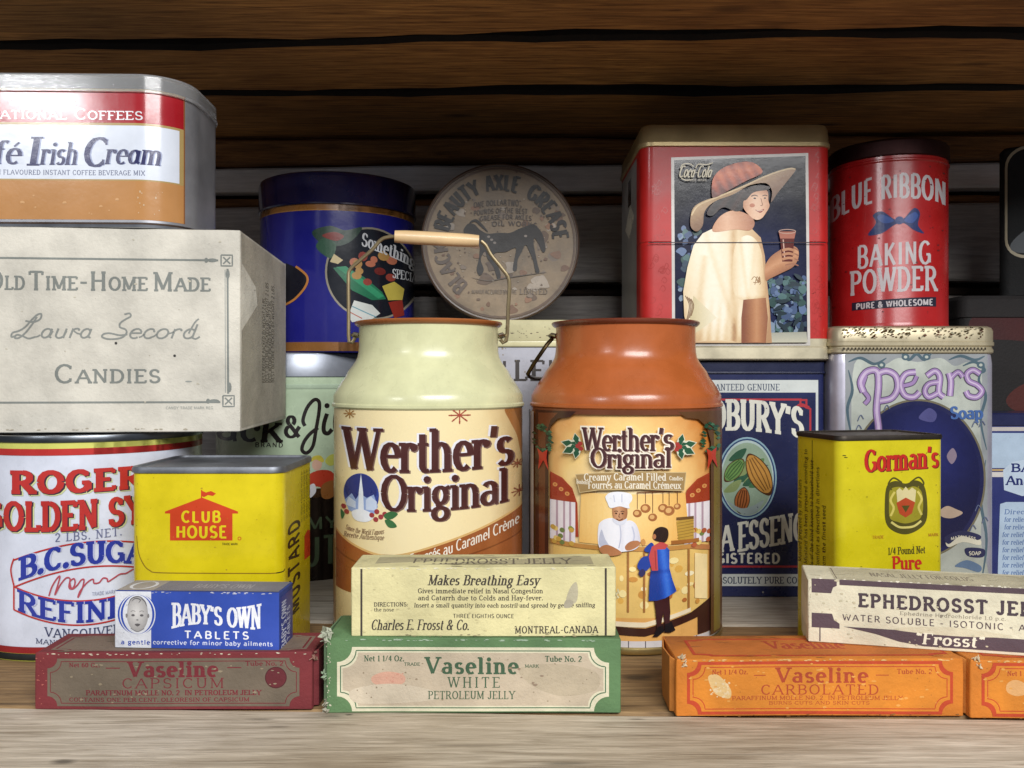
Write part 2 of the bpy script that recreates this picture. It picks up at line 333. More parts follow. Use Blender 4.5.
def painted_print():
    """ink of the printed paintings, blended from point to point of the artwork"""
    if 'painted_print' in _M: return _M['painted_print']
    m = M('ffffff', 'tin').copy(); m.name = 'painted_print'; t = m.node_tree
    a = nd(t, 'ShaderNodeAttribute', attribute_name='ink'); t.links.new(a.outputs['Color'], t.nodes['Principled BSDF'].inputs['Base Color'])
    _M['painted_print'] = m; return m
class Canvas:
    """printing laid on a face of a prism; drawn in units measured on the photograph, mapped to metres on the object's own surface"""
    def __init__(s, prism, zbase, Yn, flat=None, can=None, h0=.00006, step=.000012):
        s.pr = prism; s.zb = zbase; s.Yn = Yn; s.L = []; s.art = {}; s.h0 = h0; s.step = step
        if flat:
            pl, ul, pr, ur = flat
            s.u = lambda x: ul+(x-pl)*(ur-ul)/(pr-pl); s.x = lambda u: pl+(u-ul)*(pr-pl)/(ur-ul)
        else:
            Xc, Yc, R = can; D = math.hypot(Xc, Yc); al = math.atan2(Xc, Yc)
            lim = math.acos(R/D)*.995; N = 240
            ths = [-lim+2*lim*k/N for k in range(N+1)]
            pxs = [HX+F*math.tan(al+math.atan2(R*math.sin(t), D-R*math.cos(t))) for t in ths]
            def interp(v, A, B):
                if v <= A[0]: return B[0]+(v-A[0])*(B[10]-B[0])/(A[10]-A[0])
                if v >= A[-1]: return B[-1]+(v-A[-1])*(B[-1]-B[-11])/(A[-1]-A[-11])
                lo, hi = 0, len(A)-1
                while hi-lo > 1:
                    k = (lo+hi)//2
                    if A[k] <= v: lo = k
                    else: hi = k
                return B[lo]+(v-A[lo])*(B[hi]-B[lo])/(A[hi]-A[lo])
            s.u = lambda x: R*interp(x, pxs, ths); s.x = lambda u: interp(u/R, ths, pxs)
            s.limits = (pxs[0], pxs[-1])
    def z(s, y): return EYE-(y-HY)*s.Yn/F-s.zb
    def add(s, m, polys, new=False, warp=None):
        s.addg(m, [polys], new, warp)
    def addg(s, m, groups, new=False, warp=None):
        if warp: groups = [[[warp(*p) for p in q] for q in g] for g in groups]
        if not new and s.L and s.L[-1][0] is m: s.L[-1][1].extend(groups)
        else: s.L.append((m, list(groups)))
    def poly(s, m, pts, smooth=False, **k): s.add(m, [catmull(pts, True, 5) if smooth else list(pts)], **k)
    def rect(s, m, x0, y0, x1, y1, **k): s.add(m, [[(x0, y0), (x1, y0), (x1, y1), (x0, y1)]], **k)
    def ell(s, m, cx, cy, rx, ry, n=40, **k): s.add(m, [[(cx+rx*math.cos(2*math.pi*i/n), cy+ry*math.sin(2*math.pi*i/n)) for i in range(n)]], **k)
    def line(s, m, pts, w, smooth=True, taper=False, n=6, **k):
        p = catmull(pts, False, n) if smooth and len(pts) > 2 else [q for a, b in zip(pts, pts[1:]) for q in dense(a, b, 4)]
        p = [q for i, q in enumerate(p) if i == 0 or math.hypot(q[0]-p[i-1][0], q[1]-p[i-1][1]) > 1e-3]
        s.add(m, strip(p, (lambda d, t: w*(.25+.75*math.sin(math.pi*min(1, max(0, t))))) if taper else (lambda d, t: w)), **k)
    def closed(s, m, pts, w, **k): s.line(m, list(pts)+[pts[0]], w, smooth=False, **k)
    def ringe(s, m, cx, cy, rx, ry, w, a0=0, a1=360, n=48, **k):
        s.line(m, [(cx+rx*math.cos(R_(a0+(a1-a0)*i/n)), cy+ry*math.sin(R_(a0+(a1-a0)*i/n))) for i in range(n+1)], w, n=1, **k)
    def text(s, m, t, x0, x1, yb, h, new=False, warp=None, **k): s.addg(m, glyphs(t, x0, x1, yb, h, **k), new, warp)
    def scuff(s, m, x0, y0, x1, y1, n, r0, r1, asp=1.6):
        rnd = random.Random(int(x0*7+y0*3+n)); P = []
        for _ in range(n):
            cx, cy, r = rnd.uniform(x0, x1), rnd.uniform(y0, y1), rnd.uniform(r0, r1)
            P.append([(cx+asp*r*rnd.uniform(.4, 1)*math.cos(i*math.pi/4), cy+r*rnd.uniform(.4, 1)*math.sin(i*math.pi/4)) for i in range(8)])
        s.addg(m, [[p] for p in P], True)
    def paint(s, pts, tones, field, n=160, r=(1.2, 2.6), ang=60, seed=1, smooth=True, jit=.16):
        """a shape of a printed painting: ink tones blend softly from one to the next as field(x, y) goes from 0 to 1"""
        P = catmull(pts, True, 5) if smooth else list(pts); rnd = random.Random(seed)
        cs = [lin(t_) for t_ in tones]
        def tone(x, y):
            f = min(.9999, max(0, field(x, y)+rnd.uniform(-1, 1)*jit*.22))*(len(cs)-1); i = int(f); f -= i
            return tuple(cs[i][q]*(1-f)+cs[i+1][q]*f for q in range(4))
        xs = [p[0] for p in P]; ys = [p[1] for p in P]
        def inside(x, y):
            o = False
            for (x1, y1), (x2, y2) in zip(P, P[1:]+P[:1]):
                if (y1 > y) != (y2 > y) and x < (x2-x1)*(y-y1)/(y2-y1)+x1: o = not o
            return o
        sp = max(1.1, math.sqrt((max(xs)-min(xs))*(max(ys)-min(ys))/1500)); G_ = []
        for i in range(int((max(xs)-min(xs))/sp)+1):
            for j in range(int((max(ys)-min(ys))/sp)+1):
                x, y = min(xs)+(i+.5*(j % 2)+rnd.uniform(-.2, .2))*sp, min(ys)+(j+rnd.uniform(-.2, .2))*sp
                if inside(x, y): G_.append((x, y))
        s.L.append((painted_print(), [[P]])); s.art[len(s.L)-1] = (G_, tone)
    def build(s, name, parent):
        mb = MB()
        for i, (m, groups) in enumerate(s.L):
          for gi, polys in enumerate(groups):
            V, E, Fc = [], [], []
            for q in polys:
                if sum(p[0]*r[1]-r[0]*p[1] for p, r in zip(q, list(q[1:])+[q[0]])) < 0: q = q[::-1]
                b = len(V); V += [Vector((x, y)) for x, y in q]; Fc.append(list(range(b, b+len(q))))
            xs = [v.x for v in V]; ys = [v.y for v in V]; a, b_ = min(xs), max(xs); y0, y1 = min(ys)-.5, max(ys)+.5
            ua, ub = sorted((s.u(a), s.u(b_)))
            gp, tone = s.art.get(i, ((), None)); V += [Vector(p) for p in gp]
            for u in s.pr.cuts(ua, ub):
                x = s.x(u); E.append((len(V), len(V)+1)); V += [Vector((x, y0)), Vector((x, y1))]
            vo, eo, fo, ov, oe, of = delaunay_2d_cdt(V, E, Fc, 0, 1e-4)
            h = s.h0+(i+.09*(gi % 10))*s.step; base = len(mb.v)
            mb.v += [s.pr.at(s.u(v.x), s.z(v.y), h) for v in vo]
            if tone:
                for q, v in enumerate(vo): mb.ink[base+q] = tone(v.x, v.y)
            flip = s.u(1) > s.u(0)
            for t, o in zip(fo, of):
                if not o: continue
                t = list(t); A = sum(vo[t[k]].x*vo[t[(k+1) % len(t)]].y-vo[t[(k+1) % len(t)]].x*vo[t[k]].y for k in range(len(t)))
                if abs(A) < 1e-7: continue
                if (A > 0) == flip: t.reverse()
                mb.face(tuple(base+k for k in t), m)
        return mb.build(name, parent, sharp=50)
def X(px, Y): return (px-HX)*Y/F
def Z(py, Y): return EYE-(py-HY)*Y/F

# ---------------------------------------------------------------- builders of cans, tins and cartons
def lathe(mb, prof, m, n=120, cap0=True, cap1=True, **k):
    return mb.loft([ring(circle(r, n), z) for r, z in prof], m, cap0, cap1, **k)
def rbox(mb, w, d, r, prof, m, n=8, sub=0, **k):
    """prof: list of (inset, z)"""
    return mb.loft([ring(rrect(w-2*i, d-2*i, r-i, n, sub), z) for i, z in prof], m, **k)
def facing(Xc, Yc): return -math.degrees(math.atan2(Xc, Yc))
def carton(name, label, cat, x, y, z, w, d, h, mat, rz=0, group=None, edge=None):
    """folding carton; x, y: middle of its front face"""
    a = R_(rz); t = thing(name, label, cat, (x-math.sin(a)*d/2, y+math.cos(a)*d/2, z), rz, group)
    mb = MB(); e = .0006
    rbox(mb, w, d, .0008, [(e, 0), (.0001, e*.7), (0, h*.33), (0, h*.66), (.0001, h-e*.7), (e, h)], mat, n=3, sub=9)
    rnd = random.Random(int(w*1e5))
    mb.v = [(vx+rnd.uniform(-1, 1)*.00015, vy, vz+(rnd.uniform(-1, 1)*.0001 if vz > h*.5 else 0)) for vx, vy, vz in mb.v]
    mb.build('body', t)
    return t, Prism(rrect(w, d, .0008, 3, 9))
def bow(t, w, amp, tilt=0, seed=0):
    """old board does not stay flat: bows the long faces of a carton, with everything printed on them"""
    f = lambda x: -amp*(1-(2*x/w)**2)+amp*.35*math.sin(x/w*9+seed)
    for o in list(t.children)+[g for c in t.children for g in c.children]:
        for v in o.data.vertices: v.co.y += f(v.co.x); v.co.z *= 1+tilt*v.co.x/w

# ================================================================ the setting: shelf, wall behind, shelf above (the shelves run 2 degrees off the picture plane)
YAW = R_(-1.6); cy_, sy_ = math.cos(YAW), math.sin(YAW)
def rot(x, y, z): return (x*cy_-y*sy_, x*sy_+y*cy_, z)
def plank(name, parent, x0, x1, y0, y1, z0, z1, mat, wob=.0015, seed=0, n=90, wavy='y', chamfer=.002, edge=None):
    """one board running along x with wandering edges"""
    rnd = random.Random(seed); ph = [rnd.uniform(0, 6.28) for _ in range(8)]
    def w(x, k): return wob*(math.sin(x*9+ph[k])+.6*math.sin(x*23+ph[k+1])+.35*math.sin(x*57+ph[k+2])+.2*math.sin(x*140+ph[k+3]))
    mb = MB(); rings = []
    for i in range(n+1):
        x = x0+(x1-x0)*i/n; a, b = w(x, 0), w(x, 4); c = chamfer
        if wavy == 'y': Y0, Y1, Z0, Z1 = y0+a, y1+b, z0, z1
        else: Y0, Y1, Z0, Z1 = y0, y1, z0+a, z1+b
        rings.append([rot(x, *p) for p in ((Y0, Z0+c), (Y0+c, Z0), (Y1-c, Z0), (Y1, Z0+c), (Y1, Z1-c), (Y1-c, Z1), (Y0+c, Z1), (Y0, Z1-c))])
    mb.loft(rings, mat)
    if edge:                                # wavy front edge coloured dark, standing in for shade in the gap
        e_ = mb.mi(edge)
        for k in range(n): mb.m[k*8+7] = mb.m[k*8] = e_
    mb.f = [tuple(reversed(f)) for f in mb.f]
    return mb.build(name, parent, sharp=25)
def setting(name):
    o = bpy.data.objects.new(name, None); COL.objects.link(o); o['kind'] = 'structure'; return o
w_pale = wood('weathered_pale_wood', '9b8e7b', 'dacfbd', 3, .35, .8, .8, [(-.1745, .3305, .0062, .0028, .8), (-.1105, .3715, .008, .0016, .5), (-.100, .3635, .006, .0012, .5), (-.0722, .3765, .0022, .0012, .9), (-.0795, .3745, .006, .0014, .5), (.0545, .3715, .0045, .001, .6), (.150, .374, .008, .0012, .5), (.021, .329, .012, .0018, .55), (.06, .355, .02, .001, .35), (-.02, .345, .025, .0012, .3), (.1, .337, .03, .001, .35), (.17, .352, .02, .0012, .3)])
w_back = wood('grey_washed_wood', '8d867c', 'c9c4ba', 8, .35, .8, .8)
w_brown = wood('bare_brown_wood', '6a5236', 'a88a60', 14, .6, .8, .75, [(.062, .424, .012, .0055, .85), (.055, .40, .02, .002, .4), (-.235, .39, .02, .002, .4)])
shelf = setting('shelf')
plank('plank', shelf, -.9, .9, .255, .3785, -.024, 0, w_pale, .0007, 1)
plank('plank', shelf, -.9, .9, .3800, .515, -.0245, -.0004, w_brown, .0007, 2)
plank('plank', shelf, -.9, .9, .5165, .64, -.024, -.0002, w_back, .0007, 3)
plank('plank', shelf, -.9, .9, .6415, .775, -.024, -.0004, w_brown, .0007, 4)
w_ceil = [wood('dark_rough_wood', '6f4720', 'cc9450', 20+k, .8, 1.2, .85) for k in range(4)]
bark = wood('dark_bark', '0f0b08', '1d1610', 51, .3, .8, .95)  # near-black colour puts the shade of the gaps onto the upper boards' edges
up = setting('upper_shelf')
zc = .361
for k, (a, b, dz) in enumerate(((.402, .412, .001), (.426, .526, 0), (.541, .630, .002), (.648, .775, .004))):
    plank('plank', up, -1.1, 1.1, a, b, zc+dz, zc+dz+.022, w_ceil[k], .0036, 40+k, chamfer=.003, edge=bark)
plank('plank', up, -1.1, 1.1, .40, .80, zc+.034, zc+.05, w_ceil[0], .001, 50)
wall = setting('back_wall')
w_wall = wood('whitewashed_board', '9c9ca0', 'cccdd1', 31, .12, .35, .7)
w_white = wood('white_board', 'd4d4d8', 'eeeef2', 33, .1, .3, .7)
w_bat = wood('batten_wood', '5b3a1c', '9c6d3c', 36, .6, 1., .8)
w_dark = wood('dark_gap_wood', '1c130c', '33241a', 44, .3, .8, .9)
plank('batten', wall, -1.1, 1.1, .752, .78, .342, .3605, w_bat, .0012, 60, wavy='z')
for k, (a, b) in enumerate(((.317, .3395), (.2345, .3035), (.140, .2215), (.05, .130), (0.0, .042))):
    plank('board', wall, -1.1, 1.1, .765, .785, a, b, w_white if k == 0 else w_wall, .0006, 61+k, wavy='z')
plank('batten', wall, -1.1, 1.1, .772, .79, .3045, .3125, w_bat, .0008, 70, wavy='z')
plank('batten', wall, -1.1, 1.1, .774, .79, .2225, .229, w_dark, .0008, 71, wavy='z')
plank('backing', wall, -1.1, 1.1, .792, .80, -.02, .40, w_dark, .0004, 72)

# ================================================================ cartons along the front edge
def notch(x0, y0, x1, y1, r, n=6):
    P = []
    for cx, cy, a in ((x0, y0, 90), (x1, y0, 180), (x1, y1, 270), (x0, y1, 360)):
        P += [(cx+r*math.cos(R_(a-90*k/n)), cy+r*math.sin(R_(a-90*k/n))) for k in range(n+1)]
    return P
class Top:
    """top face of a carton; v runs back from its front edge"""
    def __init__(s, d, H): s.d, s.H = d, H
    def at(s, u, v, h): return (u, -s.d/2+v, s.H+h)
    def cuts(s, a, b): return []
def topcanvas(w, d, H):
    c = Canvas(Top(d, H), 0, 1, flat=(0, -w/2, 100, w/2)); c.z = lambda y: (100-y)/100*d; c.k = d/w; return c
def ttext(c, m, t, x0, x1, yb, h, **k):
    c.text(m, t, x0, x1, yb*c.k, h*c.k, warp=lambda x, y: (x, y/c.k), **k)
def endflap(parent, w, d, h, mat, inner, side):
    """tuck flap standing a little open at the end of a carton, dark gap behind its front edge"""
    mb = MB(); x = side*(w/2); o = .0022*side
    pts = [(x+o*.15, d*.46), (x+o, d*.1), (x+o*.9, -d*.36), (x+o*.1, -d*.40)]
    lo = [(a, b, .0012+.0006*math.sin(i*2.)) for i, (a, b) in enumerate(pts)]; hi = [(a*1.0, b, h-.0006+.0008*math.sin(i*3.+1)) for i, (a, b) in enumerate(pts)]
    inn = [(a-side*.0007, b) for a, b in pts]
    ringsL = []
    for k in range(4):
        q, p = inn[k], pts[k]
        ringsL.append([(p[0], p[1], lo[k][2]), (p[0], p[1], hi[k][2]), (q[0], q[1], hi[k][2]), (q[0], q[1], lo[k][2])])
    mb.loft(ringsL, mat)
    return mb.build('end_flap', parent)
def torn(parent, x, y, z, mat, n, seed, r=.0028):
    """frayed torn board at a carton corner"""
    rnd = random.Random(seed); mb = MB()
    for _ in range(n):
        cx, cy, cz = x+rnd.uniform(-1, 1)*r*.7, y+rnd.uniform(-1, 1)*r, z+rnd.uniform(-1.3, .9)*r
        ax = Vector((rnd.uniform(-1, 1), rnd.uniform(-1, 1), rnd.uniform(-1, 1))).normalized(); l = r*rnd.uniform(.4, 1.0)
        b = ax.orthogonal().normalized()*l*.45; c = Vector((cx, cy, cz)); e = ax.cross(b).normalized()*.00018
        q = [c-ax*l, c-b, c+ax*l*.8, c+b]
        mb.loft([[p-e for p in q], [p+e for p in q]], mat)
    return mb.build('torn_edge', parent)
card_grey = M('b9b09c', 'card'); scuffw = M('cfc4ae', 'card')

# --- maroon carton
mar, sage, marink = M('6f1f25', 'card'), M('6a5e4f', 'card'), M('701e28', 'card')
w, h, d = .125, .0258, .029
t, pr = carton('ointment_carton', 'maroon ointment carton with grey panel and round seal, under the small blue box', 'carton',
               X(173.5, .382), .382, 0, w, d, h, M('74262b', 'card'), 0)
c = Canvas(pr, 0, .382, flat=(35, -w/2, 313, w/2))
c.poly(sage, notch(48, 658, 300, 706, 10))
c.closed(mar, notch(51, 661, 297, 703, 11), .8)
k = dict(th=.24, tn=.12)
c.text(marink, 'Vaseline', 130, 218, 676, 14.5, th=.26, tn=.12, track=.12); c.text(marink, 'CAPSICUM', 123, 225, 687.5, 9.5, th=.13, tn=.07, track=.16)
c.text(marink, 'PARAFFINUM MOLLE NO. 2  IN PETROLEUM JELLY', 87, 262, 694.6, 4.6, **k); c.text(marink, 'CONTAINS ONE PER CENT. OLEORESIN OF CAPSICUM', 70, 250, 701, 3.6, **k)
c.text(marink, 'Net 60 Oz.', 70, 101, 666.5, 4, **k); c.text(marink, 'Tube No. 2', 246, 284, 665.5, 4, **k)
c.rect(marink, 107, 667, 121, 668); c.rect(marink, 228, 667, 242, 668)
c.ell(M('5e1c24', 'card'), 276.5, 677.5, 10.6, 10.4); c.ringe(M('4a141b', 'card'), 276.5, 677.5, 10.4, 10.2, 1)
c.scuff(M('8d7f68', 'card'), 55, 662, 295, 703, 34, .4, 1.6, 2); c.scuff(scuffw, 36, 652.6, 312, 654.4, 40, .3, 1.0, 3); c.scuff(M('a5584f', 'card'), 36, 656, 47, 708, 12, .4, 1.2)
c.build('label', t)
tc_ = topcanvas(w, d, h); tc_.poly(M('7b6a5c', 'card'), notch(4, 14, 97, 92, 6)); tc_.closed(mar, notch(5.5, 19, 95.5, 87, 6), .8); tc_.scuff(sage, 5, 15, 96, 95, 26, .6, 2.2, 2); tc_.build('label', t)
endflap(t, w, d, h, M('6d2127', 'card'), None, 1); torn(t, w/2+.0005, -d*.45, h-.002, M('8f6a5c', 'card'), 10, 4, .002)

# --- green carton
grn, cream, gink, pan = M('5b7d52', 'card'), M('d6d0b4', 'card'), M('3c5a40', 'card'), M('bdae97', 'card')
w, h, d = .1311, .0333, .036
t, pr = carton('ointment_carton', 'green carton with stained cream panel and torn corner, under the pale yellow carton', 'carton',
               X(473.5, .3778), .3778, 0, w, d, h, M('5b7d52', 'card'), 0)
c = Canvas(pr, 0, .3778, flat=(326, -w/2, 621, w/2))
c.poly(cream, notch(337, 647.5, 609, 711.5, 15)); c.closed(M('44694a', 'card'), notch(340.5, 651, 605.5, 708, 15.5), 1.1); c.poly(pan, notch(342.5, 653, 603.5, 706, 15.5))
c.poly(M('cfa08a', 'card'), [(372, 677), (386, 672), (403, 675), (404, 683), (390, 687), (374, 684)], smooth=True)
c.poly(M('c9bca6', 'card'), [(352, 690), (390, 684), (430, 690), (434, 700), (380, 704), (354, 702)], smooth=True)
c.poly(M('b2a48c', 'card'), [(520, 668), (560, 664), (596, 672), (596, 690), (560, 696), (530, 684)], smooth=True)
c.text(gink, 'Vaseline', 426, 518, 673.5, 15.5, th=.22, tn=.10, track=.13); c.text(gink, 'WHITE', 448, 500, 687.5, 10, th=.13, tn=.07, track=.28)
c.text(gink, 'PETROLEUM JELLY', 428, 515, 699, 7.6, th=.15, tn=.08, track=.1)
c.text(gink, 'Net 1 1/4 Oz.', 364, 404, 661.5, 5.4, th=.2, tn=.1); c.text(gink, 'Tube No. 2', 545, 582, 661.5, 5.4, th=.2, tn=.1)
c.text(gink, 'TRADE', 404, 420, 665.8, 2.8, th=.2, tn=.15); c.text(gink, 'MARK', 525, 539, 667.5, 2.8, th=.2, tn=.15)
c.scuff(M('8d7d66', 'card'), 350, 655, 600, 704, 46, .3, 1.2, 1.3); c.scuff(M('c98f7c', 'card'), 376, 672, 404, 688, 10, .4, 1.4); c.scuff(M('9db39a', 'card'), 327, 639.6, 620, 641, 46, .3, 1.0, 4); c.scuff(M('c7c3ad', 'card'), 326.5, 642, 331, 713, 30, .3, 1.2, .8)
c.scuff(M('8f7c68', 'card'), 505, 668, 545, 685, 6, .8, 2)
c.build('label', t)
endflap(t, w, d, h, M('6c8a66', 'card'), None, -1); torn(t, -w/2, -d*.44, h+.0012, M('a9ad98', 'card'), 24, 9, .0027); torn(t, -w/2-.0006, -d*.46, h*.5, M('8fa387', 'card'), 14, 10, .0017); torn(t, -w/2, -d*.46, .003, M('a9a593', 'card'), 16, 11, .002)

# --- pale yellow carton on the green one
yel, bink = M('d8cf9c', 'card'), M('3d352f', 'card'); z0 = .0334
w, h, d = .1186, .031, .0277
t, pr = carton('remedy_carton', 'pale yellow carton with brown printing and grey smudge, on the green carton', 'carton',
               X(483.5, .3805), .3805, z0, w, d, h, yel, 0)
c = Canvas(pr, z0, .3805, flat=(351, -w/2, 616, w/2))
for x in (361.5, 605.8): c.rect(bink, x-1, 568.5, x+1, 635.5)
c.text(bink, 'Makes Breathing Easy', 428, 539, 584.6, 9.6, th=.19, tn=.08, slant=.22, track=.08)
c.text(bink, 'Gives immediate relief in Nasal Congestion', 418, 543, 592.8, 4.6, th=.17, tn=.1); c.text(bink, 'and Catarrh due to Colds and Hay-fever.', 418, 543, 599.8, 4.6, th=.17, tn=.1)
c.text(bink, 'DIRECTIONS:', 374, 408, 606, 3.8, th=.18, tn=.12); c.text(bink, 'Insert a small quantity into each nostril and spread by gentle sniffing', 414, 595, 607, 4.2, th=.17, tn=.1, slant=.1)
c.text(bink, 'the nose', 374, 394, 611, 3.4, th=.16, tn=.1); c.text(bink, 'THREE EIGHTHS OUNCE', 453, 514, 617.5, 3.8, th=.16, tn=.12, serif=0)
c.text(bink, 'Charles E. Frosst & Co.', 371, 469, 629.5, 10, th=.17, tn=.07, slant=.18); c.text(bink, 'MONTREAL-CANADA', 515, 598, 632.6, 6.6, th=.17, tn=.11, serif=.6, track=.12)
c.poly(M('b5ad92', 'card'), [(566, 600), (570, 588), (576, 582), (578, 592), (576, 602), (569, 604)], smooth=True); c.poly(M('a49c88', 'card'), [(564, 607), (566, 600), (573, 601), (571, 607)], smooth=True)
c.scuff(M('c3b98c', 'card'), 364, 572, 603, 632, 30, .4, 1.6); c.scuff(M('e6dfc0', 'card'), 352, 567.6, 615, 569, 40, .3, .9, 4); c.scuff(M('8b7f62', 'card'), 352, 634, 615, 636.5, 26, .2, .7, 4)
c.build('label', t)
c2 = Canvas(pr, z0, .3805, flat=(616, w/2, 622, w/2+d)); c2.rect(bink, 616.7, 570, 617.3, 634); c2.rect(M('b7ad86', 'card'), 617.8, 575, 621.4, 630); c2.build('label', t)
tc_ = topcanvas(w, d, h); tc_.rect(M('b1a884', 'card'), 8, 20, 92, 80); ttext(tc_, M('6a6252', 'card'), 'EPHEDROSST JELLY', 22, 84, 74, 40, th=.12, tn=.1, serif=.5); tc_.scuff(M('8a7f69', 'card'), 2, 5, 98, 98, 30, .5, 2, 2); tc_.build('label', t)
torn(t, w/2, -d*.46, h*.6, M('c2b890', 'card'), 12, 14, .0016)

# --- orange cartons
org, red, oink = M('cf7f22', 'card'), M('b8401c', 'card'), M('a8401f', 'card')
for n, (xc, Y, lab) in enumerate(((820, .3742, 'orange carton with white scuff and open left end, right of the green carton'),
                                  (0, .372, 'orange carton cut off by the right edge of the picture'))):
    w, h, d = .1268, .0253, .035
    xx = X(820, .3742) if n == 0 else X(970.5, .372)+w/2
    t, pr = carton('ointment_carton', lab, 'carton', xx, Y, 0, w, d, h, M('c9761f', 'card'), 0, 'orange ointment cartons')
    c = Canvas(pr, 0, .3742, flat=(676, -w/2, 964, w/2))
    c.poly(red, notch(687, 661.5, 953, 714.5, 11)); c.poly(org, notch(690, 664.5, 950, 711.5, 11.5)); c.closed(red, notch(693, 667, 947, 709, 12), .9); c.poly(org, notch(694.5, 668.5, 945.5, 707.5, 12))
    if n == 0:
        c.poly(M('d8b67c', 'card'), [(708, 677), (716, 674), (724, 680), (731, 690), (730, 698), (722, 697), (714, 692)], smooth=True); c.scuff(M('dcc49a', 'card'), 710, 676, 730, 698, 26, .5, 2.2, 1.2)
    else:
        c.poly(M('d9a56a', 'card'), [(712, 682), (720, 678), (730, 682), (734, 690), (722, 694), (712, 690)], smooth=True)
    c.text(oink, 'Vaseline', 777, 868, 682.5, 14, th=.22, tn=.10, track=.12); c.text(oink, 'CARBOLATED', 761, 879, 694.6, 9.4, th=.14, tn=.08, track=.14)
    c.text(oink, 'PARAFFINUM MOLLE NO. 2  IN PETROLEUM JELLY', 732, 903, 700, 3.8, th=.16, tn=.1); c.text(oink, 'BURNS CUTS AND SKIN CUTS', 769, 870, 704.8, 3.2, th=.16, tn=.1)
    c.text(oink, 'Net 1 1/4 Oz.', 712, 748, 674, 4.6, th=.18, tn=.1); c.text(oink, 'Tube No. 2', 897, 932, 674, 4.6, th=.18, tn=.1); c.rect(oink, 754, 675, 766, 675.8); c.rect(oink, 876, 675, 889, 675.8)
    c.scuff(M('d99a4a', 'card'), 690, 664, 950, 712, 50, .3, 1.6, 2); c.scuff(M('dcb070', 'card'), 677, 659.5, 963, 661, 44, .3, 1, 4); c.scuff(M('8a5a22', 'card'), 677, 714, 963, 716.5, 20, .2, .8, 4); c.scuff(M('8a5a22', 'card'), 690, 664, 950, 712, 14, .3, .8, 1)
    c.build('label', t)
    tc_ = topcanvas(w, d, h); tc_.poly(red, notch(7, 16, 97, 88, 6)); tc_.poly(M('bd6a24', 'card'), notch(8.2, 21, 95.8, 83, 6)); ttext(tc_, oink, 'Vaseline', 36, 64, 60, 30, th=.2, tn=.1); tc_.scuff(M('a5602a', 'card'), 3, 3, 97, 97, 40, .5, 2, 2); tc_.build('label', t)
    endflap(t, w, d, h, M('b97229', 'card'), None, -1); torn(t, -w/2+.003, -d*.47, h-.0005, M('cbb695', 'card'), 22, 21+n, .0019)

# --- long cream carton lying across the orange ones
cr2, plum = M('d9d2b8', 'card'), M('54424a', 'card'); z0 = .0256
w, h, d = .124, .0294, .032; rz = -13.5
ax, ay = X(808, .3975), .3975; a = R_(rz)
t, pr = carton('jelly_carton', 'long cream and plum carton lying aslant across the two orange cartons', 'carton',
               ax+math.cos(a)*w/2, ay+math.sin(a)*w/2, z0, w, d, h, cr2, rz)
c = Canvas(pr, z0, .3865, flat=(808, -w/2, 1024, -w/2+.0887))
P = lambda pts: pts
c.poly(plum, [(812, 583.5), (839, 583.5), (839, 590), (835, 592), (833, 598), (812, 598)]); c.poly(plum, [(812, 619), (834, 619), (836, 625), (842, 629), (842, 634), (812, 634)])
c.rect(plum, 842, 583.5, 1110, 589)
c.rect(plum, 820.4, 634, 821.6, 648)
c.poly(plum, [(846, 631.5), (905, 631.5), (960, 633), (1110, 633), (1110, 646), (930, 646), (904, 643), (880, 637)])
c.poly(M('cfc6aa', 'card'), [(905, 629), (955, 625.5), (1008, 629), (1015, 632), (960, 634), (905, 632)], smooth=True)
c.text(M('463840', 'card'), 'EPHEDROSST JELLY', 862, 1062, 609.5, 12, th=.25, tn=.2, serif=.3, track=.16)
c.text(M('8d8474', 'card'), '(Ephedrine Hydrochloride 1.0%)'.replace('(', '').replace('%)', ' p.c.'), 905, 1012, 615.8, 3.2, th=.16, tn=.1)
c.text(plum, 'WATER SOLUBLE - ISOTONIC - ANTISEPTIC', 845, 1092, 625, 6.2, th=.16, tn=.12, serif=0, track=.14)
c.text(M('e4dec8', 'card'), '"Frosst"', 921, 990, 643.5, 10.5, th=.25, tn=.09, slant=.15, track=.08)
c.scuff(M('c2b99c', 'card'), 812, 584, 1090, 648, 60, .4, 1.8); c.scuff(M('ece6d2', 'card'), 809, 582.4, 1090, 583.6, 40, .3, .9, 4); c.scuff(M('9b917a', 'card'), 809, 584, 811, 649, 14, .3, .8, .6)
c.build('label', t)
c2 = Canvas(pr, z0, .41, flat=(801, -w/2-d, 808, -w/2)); c2.rect(M('c9c2a8', 'card'), 801.6, 574, 807.5, 640); c2.scuff(M('8f866f', 'card'), 801.5, 574, 807.6, 640, 16, .2, .7, .5); c2.build('label', t)
tc_ = topcanvas(w, d, h); tc_.rect(M('c3bb9f', 'card'), 10, 12, 96, 88); tc_.rect(plum, 10.6, 16, 10.9, 84); ttext(tc_, M('8a8072', 'card'), 'NASAL JELLY FOR COLDS', 24, 60, 60, 24, th=.12, tn=.1, serif=0); tc_.scuff(M('a49b80', 'card'), 3, 3, 97, 97, 30, .5, 2, 2); tc_.build('label', t)

